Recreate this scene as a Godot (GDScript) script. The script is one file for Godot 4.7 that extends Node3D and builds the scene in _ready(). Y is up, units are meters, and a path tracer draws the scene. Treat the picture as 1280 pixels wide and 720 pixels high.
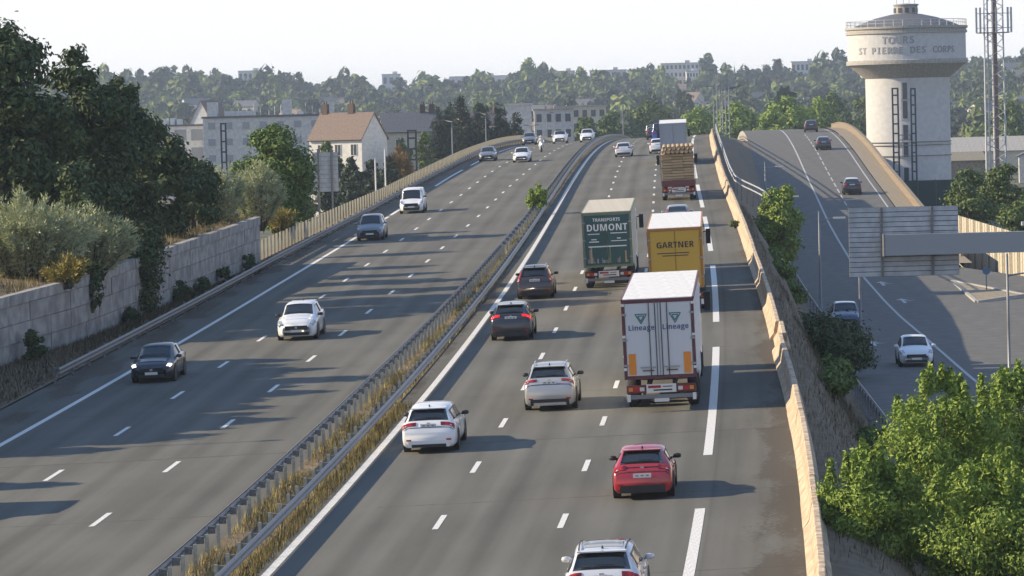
extends Node3D
# A six lane motorway climbing to a bridge, seen from a mast; units are metres, the camera stands at x 0, z 0.

const SUPER := 0.026            # the carriageways bank up to the right
var M := {}                     # materials
var taken := {}
var rng := RandomNumberGenerator.new()
var cache := {}

# ---------------------------------------------------------------- road geometry
func x1(d: float) -> float:     # line between the slow and the middle lane of the outbound carriageway
	if d < 330.0:
		return ((2.8552017e-07 * d - 2.57479655e-04) * d + 0.118496262) * d - 12.3671462
	var t: float = minf(d - 330.0, 200.0)
	var x: float = 8.9578 + 0.0418391 * t + 3.6e-5 * t * t
	if d > 530.0:
		x += 0.0562391 * (d - 530.0)
	return x

func yc(d: float) -> float:
	if d < 385.0:
		return ((-1.11177565e-08 * d - 1.55519547e-06) * d + 0.028140037) * d - 1.29499822
	var t: float = minf(d - 385.0, 300.0)
	var y: float = 8.673944 + 0.02199875 * t - 0.5 * 1.712422e-4 * t * t
	if d > 685.0:
		y += (0.02199875 - 1.712422e-4 * 300.0) * (d - 685.0)
	return y

func rd(off: float, d: float, h := 0.0) -> Vector3:
	return Vector3(x1(d) + off, yc(d) + SUPER * off + h, -d)

func tab(t: Array, d: float) -> float:
	if d <= t[0][0]:
		return t[0][1]
	for i in range(1, t.size()):
		if d <= t[i][0]:
			return lerpf(t[i - 1][1], t[i][1], (d - t[i - 1][0]) / (t[i][0] - t[i - 1][0]))
	return t[-1][1]

var T_L3 := [[95, 7.38], [160, 7.28], [300, 7.1], [900, 7.1]]
var T_BAR := [[80, 10.45], [122, 10.06], [137, 9.85], [154, 9.6], [173, 9.48], [208, 9.2], [249, 9.08], [317, 8.97], [363, 9.1], [900, 9.1]]
var T_M2 := [[80, -10.5], [112, -10.4], [154, -10.2], [193, -9.97], [244, -9.65], [279, -9.3], [334, -9.05], [384, -8.75], [500, -8.6], [900, -8.6]]
var T_M1 := [[80, -14.3], [125, -14.08], [168, -13.8], [220, -13.4], [258, -13.05], [320, -12.6], [374, -12.4], [400, -12.15], [500, -12.0], [900, -12.0]]
var T_M0 := [[80, -18.2], [135, -17.88], [170, -17.6], [212, -17.2], [260, -16.6], [300, -16.25], [364, -15.95], [400, -15.6], [474, -15.4], [900, -15.4]]
var T_RL := [[80, -6.1], [100, -6.05], [140, -5.95], [185, -5.75], [230, -5.5], [282, -5.15], [322, -5.0], [900, -4.95]]
var T_GL := [[80, -20.6], [162, -19.8], [197, -19.4], [230, -19.05], [266, -18.4], [300, -17.75], [350, -17.2], [388, -16.7], [900, -16.6]]
var T_WALL := [[80, -26.6], [130, -25.8], [155, -25.2], [169, -24.4], [180, -22.9], [199, -22.0], [215, -21.1], [232, -20.3]]
var T_FEN := [[232, -20.9], [260, -20.2], [285, -19.4], [311, -18.5], [350, -17.95], [388, -17.5], [441, -17.1], [900, -17.1]]
var T_YR := [[40, 0.0], [225, 0.0], [240, 0.06], [255, 0.26], [300, 1.3], [325, 2.2], [350, 3.25], [400, 5.6], [450, 8.1], [470, 8.95], [490, 9.65], [510, 10.15], [530, 10.45], [545, 10.55], [560, 10.55], [600, 10.1], [660, 8.4], [900, 0.6]]
var T_AX := [[40, 16.6], [120, 19.6], [186, 22.07], [222, 23.6], [254, 24.76], [286, 25.9], [342, 28.45], [383, 30.5], [416, 32.1], [438, 33.2], [488, 35.7], [560, 39.4], [900, 57.0]]

func rr(lat: float, d: float, h := 0.0) -> Vector3:   # the side road, lat metres right of its white line
	return Vector3(tab(T_AX, d) + lat, tab(T_YR, d) + h, -d)

# ---------------------------------------------------------------- naming
func numbered(called: String) -> String:
	if not taken.has(called):
		taken[called] = 0
		return called
	taken[called] += 1
	return "%s_%03d" % [called, taken[called]]

func tag(o: Node, label: String, category: String, group := "") -> void:
	o.set_meta("label", label)
	o.set_meta("category", category)
	if group != "":
		o.set_meta("group", group)

func thing(called: String, label: String, category: String, at := Vector3.ZERO, yaw := 0.0, group := "") -> Node3D:
	var o := Node3D.new()
	o.name = numbered(called)
	add_child(o)
	o.position = at
	o.rotation.y = yaw
	tag(o, label, category, group)
	return o

func part(called: String, mesh: Mesh, m: Material, parent: Node, at := Transform3D.IDENTITY) -> MeshInstance3D:
	var o := MeshInstance3D.new()
	o.name = called
	o.mesh = mesh
	o.material_override = m
	o.cast_shadow = GeometryInstance3D.SHADOW_CASTING_SETTING_ON
	parent.add_child(o, true)
	o.transform = at
	return o

func struct(called: String, mesh: Mesh, m: Material) -> MeshInstance3D:
	var o := part(numbered(called), mesh, m, self)
	o.set_meta("kind", "structure")
	return o

# ---------------------------------------------------------------- materials
func ntex(key: String, size: int, freq: float, oct: int, a: Color, b: Color, seed_: int, gain := 1.0) -> ImageTexture:
	if cache.has(key):
		return cache[key]
	var n := FastNoiseLite.new()
	n.seed = seed_
	n.frequency = freq
	n.fractal_octaves = oct
	n.noise_type = FastNoiseLite.TYPE_SIMPLEX_SMOOTH
	var src := n.get_seamless_image(size, size)
	src.convert(Image.FORMAT_L8)
	var raw := src.get_data()
	var out := PackedByteArray()
	out.resize(size * size * 3)
	for i in size * size:
		var v := clampf((raw[i] / 255.0 - 0.5) * gain + 0.5, 0.0, 1.0)
		var c := a.lerp(b, v)
		out[i * 3] = int(c.r * 255.0)
		out[i * 3 + 1] = int(c.g * 255.0)
		out[i * 3 + 2] = int(c.b * 255.0)
	var t := ImageTexture.create_from_image(Image.create_from_data(size, size, false, Image.FORMAT_RGB8, out))
	cache[key] = t
	return t

func lin(r: float, g: float, b: float) -> Color:      # a real-world base colour, given as linear values
	return Color(r, g, b).linear_to_srgb()

func mat(key: String, c: Color, rough := 0.8, metal := 0.0) -> StandardMaterial3D:
	if M.has(key):
		return M[key]
	var m := StandardMaterial3D.new()
	m.albedo_color = c
	m.roughness = rough
	m.metallic = metal
	M[key] = m
	return m

func rough_mat(key: String, a: Color, b: Color, metres: float, freq := 0.02, oct := 5, rough := 0.9, gain := 1.6, seed_ := 3) -> StandardMaterial3D:
	var m := mat(key, Color.WHITE, rough)
	m.albedo_texture = ntex(key, 256, freq, oct, a, b, seed_, gain)
	m.uv1_triplanar = true
	m.uv1_world_triplanar = true
	m.uv1_scale = Vector3.ONE / metres
	return m

func leaf_mat(key: String, glow: Color) -> StandardMaterial3D:
	var m := mat(key, Color.WHITE, 0.75)
	m.vertex_color_use_as_albedo = true
	m.backlight_enabled = true
	m.backlight = glow
	m.cull_mode = BaseMaterial3D.CULL_DISABLED
	return m

func paint(key: String, c: Color, metal := 0.0, rough := 0.28) -> StandardMaterial3D:
	var m := mat(key, c, rough, metal)
	m.clearcoat_enabled = true
	m.clearcoat = 0.7
	m.clearcoat_roughness = 0.08
	return m

func glow_mat(key: String, c: Color, e: Color, strength: float) -> StandardMaterial3D:
	var m := mat(key, c, 0.3)
	m.emission_enabled = true
	m.emission = e
	m.emission_energy_multiplier = strength
	return m

# ---------------------------------------------------------------- mesh tools
func st_new() -> SurfaceTool:
	var st := SurfaceTool.new()
	st.begin(Mesh.PRIMITIVE_TRIANGLES)
	st.set_smooth_group(-1)
	return st

func done(st: SurfaceTool) -> ArrayMesh:
	st.generate_normals()
	return st.commit()

func quad(st: SurfaceTool, a: Vector3, b: Vector3, c: Vector3, d: Vector3) -> void:
	st.add_vertex(a); st.add_vertex(b); st.add_vertex(c)
	st.add_vertex(a); st.add_vertex(c); st.add_vertex(d)

func box(st: SurfaceTool, c: Vector3, s: Vector3, b := Basis.IDENTITY) -> void:
	var p := []
	for i in 8:
		p.append(c + b * Vector3(s.x * (0.5 if i & 1 else -0.5), s.y * (0.5 if i & 2 else -0.5), s.z * (0.5 if i & 4 else -0.5)))
	quad(st, p[0], p[2], p[3], p[1])
	quad(st, p[5], p[7], p[6], p[4])
	quad(st, p[4], p[6], p[2], p[0])
	quad(st, p[1], p[3], p[7], p[5])
	quad(st, p[2], p[6], p[7], p[3])
	quad(st, p[4], p[0], p[1], p[5])

func bevel_box(st: SurfaceTool, c: Vector3, s: Vector3, r: float) -> void:   # an upright box with rounded vertical and top edges
	var h := s * 0.5
	var rings := [[0.0, -h.y], [0.0, h.y - r], [r * 0.3, h.y - r * 0.3], [r, h.y]]
	var prev := []
	for k in rings:
		var ring := []
		for q in 4:
			var sx := 1.0 if q == 0 or q == 3 else -1.0
			var sz := 1.0 if q < 2 else -1.0
			for e in 3:
				var a := (q * 90.0 + e * 45.0) * PI / 180.0
				ring.append(c + Vector3(sx * (h.x - r) + cos(a) * (r - k[0]), k[1], sz * (h.z - r) + sin(a) * (r - k[0])))
		if prev.size() > 0:
			for i in 12:
				quad(st, prev[i], prev[(i + 1) % 12], ring[(i + 1) % 12], ring[i])
		prev = ring
	for i in range(1, 11):
		st.add_vertex(prev[0]); st.add_vertex(prev[i]); st.add_vertex(prev[i + 1])

func box_mesh(s: Vector3, c := Vector3.ZERO) -> ArrayMesh:
	var key := "box%s%s" % [s, c]
	if not cache.has(key):
		var st := st_new()
		box(st, c, s)
		cache[key] = done(st)
	return cache[key]

func tube(st: SurfaceTool, pts: Array, r0: float, r1: float, n := 6, caps := true) -> void:
	var prev := []
	for i in pts.size():
		var dir: Vector3 = (pts[mini(i + 1, pts.size() - 1)] - pts[maxi(i - 1, 0)]).normalized()
		var up := Vector3.RIGHT if absf(dir.y) > 0.9 else Vector3.UP
		var u := dir.cross(up).normalized()
		var v := u.cross(dir)
		var r := lerpf(r0, r1, float(i) / maxf(pts.size() - 1, 1))
		var ring := []
		for k in n:
			var a := TAU * k / n
			ring.append(pts[i] + (u * cos(a) + v * sin(a)) * r)
		if i > 0:
			for k in n:
				quad(st, prev[k], prev[(k + 1) % n], ring[(k + 1) % n], ring[k])
		if caps and (i == 0 or i == pts.size() - 1):
			for k in range(1, n - 1):
				st.add_vertex(ring[0]); st.add_vertex(ring[k]); st.add_vertex(ring[k + 1])
		prev = ring

func tube_mesh(pts: Array, r0: float, r1: float, n := 6) -> ArrayMesh:
	var st := st_new()
	if n > 5:
		st.set_smooth_group(0)
	tube(st, pts, r0, r1, n)
	return done(st)

func lathe(st: SurfaceTool, prof: Array, n: int, axis := Basis.IDENTITY, at := Vector3.ZERO) -> void:   # prof: [radius, height]
	for i in range(prof.size() - 1):
		for k in n:
			var a := TAU * k / n
			var b := TAU * (k + 1) / n
			var p0 := at + axis * Vector3(cos(a) * prof[i][0], prof[i][1], sin(a) * prof[i][0])
			var p1 := at + axis * Vector3(cos(b) * prof[i][0], prof[i][1], sin(b) * prof[i][0])
			var p2 := at + axis * Vector3(cos(b) * prof[i + 1][0], prof[i + 1][1], sin(b) * prof[i + 1][0])
			var p3 := at + axis * Vector3(cos(a) * prof[i + 1][0], prof[i + 1][1], sin(a) * prof[i + 1][0])
			quad(st, p0, p1, p2, p3)

# a profile [lateral, up] carried along a row of frames (origin, right, up)
func sweep(st: SurfaceTool, prof: Array, frames: Array, closed := true) -> void:
	var prev := []
	var n := prof.size()
	for fr in frames:
		var row := []
		for q in prof:
			row.append(fr[0] + fr[1] * q[0] + fr[2] * q[1])
		if prev.size() > 0:
			for k in (n if closed else n - 1):
				quad(st, prev[k], prev[(k + 1) % n], row[(k + 1) % n], row[k])
		prev = row
	if closed:
		var flat := PackedVector2Array()
		for q in prof:
			flat.append(Vector2(q[0], q[1]))
		var tri := Geometry2D.triangulate_polygon(flat)
		for fr in [frames[0], frames[-1]]:
			for j in tri:
				st.add_vertex(fr[0] + fr[1] * prof[j][0] + fr[2] * prof[j][1])

func road_frames(t, d0: float, d1: float, step: float, add := 0.0, h := 0.0) -> Array:
	var out := []
	var n := maxi(1, int(ceil((d1 - d0) / step)))
	for i in n + 1:
		var d := lerpf(d0, d1, float(i) / n)
		var off: float = (tab(t, d) if t is Array else float(t)) + add
		out.append([rd(off, d, h), Vector3(1, SUPER, 0), Vector3.UP])
	return out

# text of real letters, joined to one mesh; centred at the origin, facing +z
func text_mesh(s: String, height: float, depth := 0.01, bold := true) -> ArrayMesh:
	var key := "txt%s%s" % [s, height]
	if cache.has(key):
		return cache[key]
	var f := SystemFont.new()
	f.font_names = PackedStringArray(["Droid Sans"])
	f.font_weight = 700 if bold else 400
	var t := TextMesh.new()
	t.text = s
	t.font = f
	t.font_size = 32
	t.pixel_size = height / 23.0
	t.depth = depth
	var st := SurfaceTool.new()
	st.begin(Mesh.PRIMITIVE_TRIANGLES)
	for k in t.get_surface_count():
		st.append_from(t, k, Transform3D.IDENTITY)
	cache[key] = st.commit()
	return cache[key]

func at3(p: Vector3, yaw := 0.0, s := Vector3.ONE) -> Transform3D:
	return Transform3D(Basis(Vector3.UP, yaw).scaled(s), p)

# ---------------------------------------------------------------- plants
# leaves: small folded faces spread through lobes [centre, radius, height factor]
func leaves(lobes: Array, n: int, size: float, ca: Color, cb: Color, seed_: int, slim := 0.5, droop := 0.0) -> ArrayMesh:
	var g := RandomNumberGenerator.new()
	g.seed = seed_
	var cum := []
	var total := 0.0
	for l in lobes:
		total += l[1] * l[1]
		cum.append(total)
	var v := PackedVector3Array(); v.resize(n * 6)
	var nn := PackedVector3Array(); nn.resize(n * 6)
	var cc := PackedColorArray(); cc.resize(n * 6)
	for i in n:
		var pick := g.randf() * total
		var k := cum.bsearch(pick)
		k = mini(k, lobes.size() - 1)
		var l: Array = lobes[k]
		var dir := Vector3(g.randfn(), g.randfn(), g.randfn()).normalized()
		var rad: float = l[1] * pow(g.randf(), 0.42) * g.randf_range(0.8, 1.12)
		if g.randf() < 0.22:
			rad *= g.randf_range(1.0, 1.5)
		var p: Vector3 = l[0] + Vector3(dir.x, dir.y * l[2], dir.z) * rad
		var nor := (dir + Vector3(g.randf_range(-1, 1), g.randf_range(-0.6, 1.1), g.randf_range(-1, 1)) * 0.75).normalized()
		var tan := nor.cross(Vector3(g.randfn(), g.randfn() - droop, g.randfn())).normalized()
		if droop < 0.0:
			tan = (tan + Vector3(dir.x * 0.4, -droop, dir.z * 0.4)).normalized()
			nor = tan.cross(nor.cross(tan)).normalized()
		var bit := nor.cross(tan)
		var s := size * g.randf_range(0.55, 1.35)
		var a := p - tan * s
		var b := p + tan * s
		var c := p + bit * s * slim + nor * s * 0.18
		var d := p - bit * s * slim + nor * s * 0.18
		var col := ca.lerp(cb, g.randf_range(0.15, 0.85))
		var o := i * 6
		v[o] = a; v[o + 1] = c; v[o + 2] = b
		v[o + 3] = a; v[o + 4] = b; v[o + 5] = d
		var n1 := (c - a).cross(b - a).normalized()
		var n2 := (b - a).cross(d - a).normalized()
		if n1.dot(nor) < 0: n1 = -n1
		if n2.dot(nor) < 0: n2 = -n2
		for q in 3:
			nn[o + q] = n1
			nn[o + 3 + q] = n2
		for q in 6:
			cc[o + q] = col
	var arr := []
	arr.resize(Mesh.ARRAY_MAX)
	arr[Mesh.ARRAY_VERTEX] = v
	arr[Mesh.ARRAY_NORMAL] = nn
	arr[Mesh.ARRAY_COLOR] = cc
	var m := ArrayMesh.new()
	m.add_surface_from_arrays(Mesh.PRIMITIVE_TRIANGLES, arr)
	return m

func crown_lobes(h0: float, h1: float, rad: float, count: int, seed_: int, shape := "round", lobe := 0.34) -> Array:
	var g := RandomNumberGenerator.new()
	g.seed = seed_
	var out := []
	for i in count:
		var t := g.randf()
		var env := 1.0
		match shape:
			"round": env = sqrt(maxf(0.03, 1.0 - pow(2.0 * t - 0.9, 2) * 0.85))
			"cone":
				t = 1.0 - pow(g.randf() * 0.99 + 0.01, 0.72)
				env = 0.1 + 0.95 * (1.0 - t)
			"column": env = 0.55 + 0.45 * sin(PI * minf(1.0, t * 1.05 + 0.05))
			"flat": env = 0.5 + 0.5 * sin(PI * t)
		var a := g.randf() * TAU
		var lr := rad * lobe * g.randf_range(0.6, 1.25) * (0.55 + 0.45 * env)
		if shape == "cone":
			lr = rad * lobe * g.randf_range(0.6, 1.1) * (0.12 + 0.7 * env)
		var r := maxf(0.0, rad * env - lr * 0.7) * pow(g.randf(), 0.45)
		out.append([Vector3(cos(a) * r, lerpf(h0 + lr * 0.6, h1 - lr * 0.8, t), sin(a) * r), lr, g.randf_range(0.7, 1.0)])
	return out

func trunk_mesh(h: float, r: float, lobes: Array, seed_: int, n := 6) -> ArrayMesh:
	var g := RandomNumberGenerator.new()
	g.seed = seed_
	var st := st_new()
	st.set_smooth_group(0)
	var pts := [Vector3(0, -0.4, 0)]
	for i in 4:
		pts.append(Vector3(g.randf_range(-0.1, 0.1) * r * 4, h * (i + 1) * 0.25, g.randf_range(-0.1, 0.1) * r * 4))
	tube(st, pts, r, r * 0.4, n)
	for i in mini(lobes.size(), 9):
		var l: Vector3 = lobes[i][0]
		var y0 := minf(h * g.randf_range(0.35, 0.95), maxf(l.y * 0.8, 0.3))
		var b := Vector3(0, y0, 0)
		var mid := b.lerp(l, 0.5) + Vector3(0, 0.12 * (l - b).length(), 0)
		tube(st, [b, mid, l], r * 0.4, r * 0.1, 5)
	return done(st)

func tree(called: String, label: String, at: Vector3, h: float, rad: float, o := {}) -> Node3D:
	var s: int = o.get("seed", int(absf(at.x) * 131 + absf(at.z) * 17))
	var t := thing(called, label, o.get("category", "tree"), at, 0.0, o.get("group", ""))
	var h0: float = o.get("bare", 0.12) * h
	var lobes := crown_lobes(h0, h, rad, o.get("lobes", 34), s, o.get("shape", "round"), o.get("lobe", 0.34))
	lobes.append([Vector3(0, h * 0.62, 0), rad * 0.4, 1.2])
	part("trunk", trunk_mesh(h * 0.7, o.get("trunk", 0.035) * h, lobes, s), M.bark, t)
	part("crown", leaves(lobes, o.get("n", 9000), o.get("leaf", 0.16), o.get("a", DARK_A), o.get("b", DARK_B), s + 1, o.get("slim", 0.5), o.get("droop", 0.0)), o.get("mat", M.leaf), t)
	return t

# a bush of arching stems set with narrow leaves
func spray_bush(called: String, label: String, at: Vector3, h: float, spread: float, o := {}) -> Node3D:
	var s: int = o.get("seed", int(absf(at.x) * 131 + absf(at.z) * 17))
	var g := RandomNumberGenerator.new()
	g.seed = s
	var t := thing(called, label, o.get("category", "shrub"), at, 0.0, o.get("group", ""))
	var st := st_new()
	var stems: int = o.get("stems", 60)
	var per: int = o.get("per", 110)
	var size: float = o.get("leaf", 0.13)
	var n := stems * per
	var v := PackedVector3Array(); v.resize(n * 3)
	var cc := PackedColorArray(); cc.resize(n * 3)
	var nn := PackedVector3Array(); nn.resize(n * 3)
	var ca: Color = o.get("a", PALE_A)
	var cb: Color = o.get("b", PALE_B)
	for i in stems:
		var a := g.randf() * TAU
		var out := Vector3(cos(a), 0, sin(a) * 0.8) * spread * pow(g.randf(), 0.6)
		var top := out + Vector3(0, h * g.randf_range(0.5, 1.0) * (1.0 - 0.35 * out.length() / spread), 0)
		var b0 := Vector3(out.x * 0.2, -0.2, out.z * 0.2)
		var mid := b0.lerp(top, 0.55) + Vector3(0, h * 0.16, 0)
		var pts := []
		for k in 5:
			var u := k / 4.0
			pts.append(b0.lerp(mid, u).lerp(mid.lerp(top, u), u))
		tube(st, pts, 0.028, 0.008, 4, false)
		for k in per:
			var u := 0.2 + 0.8 * pow(g.randf(), 0.8)
			var p := b0.lerp(mid, u).lerp(mid.lerp(top, u), u)
			var along := (mid.lerp(top, u) - b0.lerp(mid, u)).normalized()
			var side := Vector3(g.randfn(), g.randfn(), g.randfn()).normalized()
			var dir := (side * 0.9 + along * 0.9).normalized()
			var w := dir.cross(Vector3(g.randfn(), g.randfn(), g.randfn())).normalized()
			var ls := size * g.randf_range(0.7, 1.5) * (1.3 - 0.6 * u)
			var c := p + side * 0.26 * g.randf()
			var q := (i * per + k) * 3
			v[q] = c - w * ls * 0.3
			v[q + 1] = c + w * ls * 0.3
			v[q + 2] = c + dir * ls * 1.5
			var nor := (v[q + 2] - v[q]).cross(v[q + 1] - v[q]).normalized()
			var col := ca.lerp(cb, g.randf_range(0.15, 0.85))
			for e in 3:
				nn[q + e] = nor
				cc[q + e] = col
	var arr := []
	arr.resize(Mesh.ARRAY_MAX)
	arr[Mesh.ARRAY_VERTEX] = v
	arr[Mesh.ARRAY_NORMAL] = nn
	arr[Mesh.ARRAY_COLOR] = cc
	var m := ArrayMesh.new()
	m.add_surface_from_arrays(Mesh.PRIMITIVE_TRIANGLES, arr)
	part("stems", done(st), M.bark, t)
	part("foliage", m, o.get("mat", M.leaf_pale), t)
	return t

# upright blades scattered by a callable that gives a foot and a height
func blades(n: int, foot: Callable, ca: Color, cb: Color, width: float, seed_: int) -> ArrayMesh:
	var g := RandomNumberGenerator.new()
	g.seed = seed_
	var v := PackedVector3Array(); v.resize(n * 3)
	var cc := PackedColorArray(); cc.resize(n * 3)
	var nn := PackedVector3Array(); nn.resize(n * 3)
	for i in n:
		var f: Array = foot.call(g)
		var p: Vector3 = f[0]
		var h: float = f[1]
		var a := g.randf() * TAU
		var w := Vector3(cos(a), 0, sin(a)) * width * g.randf_range(0.6, 1.4)
		v[i * 3] = p - w
		v[i * 3 + 1] = p + w
		v[i * 3 + 2] = p + Vector3(g.randf_range(-0.35, 0.35) * h, h, g.randf_range(-0.35, 0.35) * h)
		var nor := (Vector3(-sin(a), 0.4, cos(a)) * (1 if g.randf() < 0.5 else -1)).normalized()
		var col := ca.lerp(cb, g.randf())
		for e in 3:
			nn[i * 3 + e] = nor
			cc[i * 3 + e] = col
	var arr := []
	arr.resize(Mesh.ARRAY_MAX)
	arr[Mesh.ARRAY_VERTEX] = v
	arr[Mesh.ARRAY_NORMAL] = nn
	arr[Mesh.ARRAY_COLOR] = cc
	var m := ArrayMesh.new()
	m.add_surface_from_arrays(Mesh.PRIMITIVE_TRIANGLES, arr)
	return m

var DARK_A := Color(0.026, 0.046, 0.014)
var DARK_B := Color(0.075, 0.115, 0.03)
var MID_A := Color(0.065, 0.11, 0.022)
var MID_B := Color(0.17, 0.24, 0.05)
var LIME_A := Color(0.1, 0.165, 0.02)
var LIME_B := Color(0.32, 0.41, 0.07)
var PALE_A := Color(0.3, 0.33, 0.19)
var PALE_B := Color(0.48, 0.5, 0.33)
var GOLD_A := Color(0.22, 0.18, 0.035)
var GOLD_B := Color(0.38, 0.31, 0.08)

# ---------------------------------------------------------------- cars
# sections from nose to tail: [z, half width, sill, waist, shoulder, shoulder half width, top edge, top half width, crown]
func car_sections(kind: String, L: float, W: float, H: float) -> Array:
	var w := W * 0.5
	var k := {"hatch": [-0.235, -0.06, 0.285, 0.435, 0.0], "suv": [-0.225, -0.075, 0.335, 0.452, 0.02], "wagon": [-0.245, -0.08, 0.37, 0.462, 0.0],
		"van": [-0.3, -0.185, 0.465, 0.484, -0.06], "mpv": [-0.29, -0.13, 0.37, 0.465, -0.03], "sedan": [-0.24, -0.08, 0.24, 0.36, 0.0]}[kind] as Array
	var b: float = k[4]
	var hood := 0.0 if kind != "van" else -0.03
	var s := [
		[-0.5, 0.70, 0.25, 0.27, 0.36, 0.66, 0.385, 0.56, 0.01],
		[-0.488, 0.84, 0.2, 0.29, 0.44, 0.80, 0.468, 0.68, 0.015],
		[-0.445, 0.95, 0.18, 0.3, 0.505, 0.90, 0.535, 0.76, 0.02],
		[-0.36, 0.99, 0.18, 0.3, 0.555, 0.935, 0.59, 0.79, 0.03],
		[k[0], 1.0, 0.18, 0.3, 0.60, 0.95, 0.645, 0.81, 0.03],
		[k[1], 1.0, 0.18, 0.3, 0.615, 0.945, 0.955, 0.70, 0.022],
		[0.11, 1.0, 0.18, 0.3, 0.63, 0.94, 0.985, 0.70, 0.016],
		[k[2], 0.985, 0.18, 0.3, 0.65, 0.92, 0.955, 0.67, 0.014],
		[k[3], 0.965, 0.2, 0.32, 0.66, 0.90, 0.69, 0.81, 0.012],
		[0.486, 0.935, 0.22, 0.34, 0.53, 0.885, 0.575, 0.84, 0.008],
		[0.5, 0.88, 0.25, 0.35, 0.43, 0.85, 0.465, 0.82, 0.0]]
	if kind == "van":
		s[7][7] = 0.78; s[6][7] = 0.78; s[5][7] = 0.76; s[7][6] = 0.985; s[8] = [0.484, 0.975, 0.2, 0.32, 0.60, 0.95, 0.64, 0.84, 0.01]
	var out := []
	for q in s:
		var upper: float = b if q[6] < 0.9 else 0.0
		var sec := []
		var W2: float = w * q[1]
		var ws: float = w * q[5]
		var wt: float = w * q[7]
		var ysh: float = H * (q[4] + b * 0.6)
		var yt: float = H * (q[6] + upper + (hood if q[0] < -0.2 and q[6] < 0.9 else 0.0))
		var half := [Vector2(W2 * 0.86, q[2]), Vector2(W2 * 0.975, q[2] + 0.1), Vector2(W2, H * q[3]), Vector2(W2 * 0.988, ysh - 0.07 * H),
			Vector2(ws, ysh), Vector2(wt, maxf(yt - 0.05, ysh + 0.005)), Vector2(wt - 0.09, yt), Vector2(wt * 0.5, yt + H * q[8] * 0.75), Vector2(0, yt + H * q[8])]
		for p in half:
			sec.append(Vector3(-p.x, p.y, q[0] * L))
		for i in range(7, -1, -1):
			sec.append(Vector3(half[i].x, half[i].y, q[0] * L))
		out.append(sec)
	return out

func on(sec: Array, s: float, t: float) -> Vector3:
	var i := clampi(int(floor(s)), 0, sec.size() - 2)
	var j := clampi(int(floor(t)), 0, 15)
	var u := s - i
	var w := t - j
	return (sec[i][j] as Vector3).lerp(sec[i][j + 1], w).lerp((sec[i + 1][j] as Vector3).lerp(sec[i + 1][j + 1], w), u)

func patch(sec: Array, s0: float, s1: float, t0: float, t1: float, lift := 0.012, ns := 4, nt := 6) -> ArrayMesh:
	var st := st_new()
	st.set_smooth_group(0)
	var g := []
	for i in ns + 1:
		var row := []
		for j in nt + 1:
			var s := lerpf(s0, s1, float(i) / ns)
			var t := lerpf(t0, t1, float(j) / nt)
			var p := on(sec, s, t)
			var nor := (on(sec, s + 0.02, t) - on(sec, s - 0.02, t)).cross(on(sec, s, t + 0.04) - on(sec, s, t - 0.04)).normalized()
			if nor.dot(p - Vector3(0, 0.6, p.z * 0.8)) < 0:
				nor = -nor
			row.append([p + nor * lift, p - nor * 0.02])
		g.append(row)
	for i in ns:
		for j in nt:
			quad(st, g[i][j][0], g[i][j + 1][0], g[i + 1][j + 1][0], g[i + 1][j][0])
	for i in ns:
		for j in [0, nt]:
			quad(st, g[i][j][0], g[i][j][1], g[i + 1][j][1], g[i + 1][j][0])
	for j in nt:
		for i in [0, ns]:
			quad(st, g[i][j][0], g[i][j][1], g[i][j + 1][1], g[i][j + 1][0])
	return done(st)

func wheel(parent: Node, at: Vector3, r: float, width: float, rim: Material, side: float) -> void:
	var kt := "tyre%.2f%.2f" % [r, width]
	if not cache.has(kt):
		var ax := Basis(Vector3(0, 0, 1), -PI / 2)
		var st := st_new()
		st.set_smooth_group(0)
		var w := width * 0.5
		lathe(st, [[r * 0.62, -w * 0.8], [r * 0.9, -w], [r, -w * 0.7], [r, w * 0.7], [r * 0.9, w], [r * 0.62, w * 0.8]], 20, ax)
		cache[kt] = done(st)
		st = st_new()
		lathe(st, [[0.0, w * 0.78], [r * 0.14, w * 0.8], [r * 0.16, w * 0.62], [r * 0.56, w * 0.66], [r * 0.6, w * 0.84], [r * 0.65, w * 0.84]], 20, ax)
		for k in 5:
			var b := Basis(Vector3(1, 0, 0), TAU * k / 5)
			box(st, b * Vector3(w * 0.76, r * 0.36, 0), Vector3(w * 0.12, r * 0.46, r * 0.16), b)
		cache[kt + "rim"] = done(st)
	var o := part("wheel", cache[kt], M.tyre, parent, at3(at, 0.0 if side > 0 else PI))
	part("rim", cache[kt + "rim"], rim, o)

func frame_at(off: float, d: float, toward := false, drift := 0.0, sink := 0.0) -> Transform3D:
	var f := (rd(off + drift, d + 1.0) - rd(off - drift, d - 1.0)).normalized()
	if toward:
		f = -f
	var right := Vector3(1, SUPER, 0) if not toward else Vector3(-1, -SUPER, 0)
	right = (right - f * right.dot(f)).normalized()
	return Transform3D(Basis(right, right.cross(f), -f), rd(off, d) - Vector3(0, sink, 0))

func side_frame(lat: float, d: float, toward := false) -> Transform3D:
	var f := (rr(lat, d + 1.0) - rr(lat, d - 1.0)).normalized()
	if toward:
		f = -f
	var right := f.cross(Vector3.UP).normalized()
	return Transform3D(Basis(right, right.cross(f), -f), rr(lat, d, 0.012))

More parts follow.
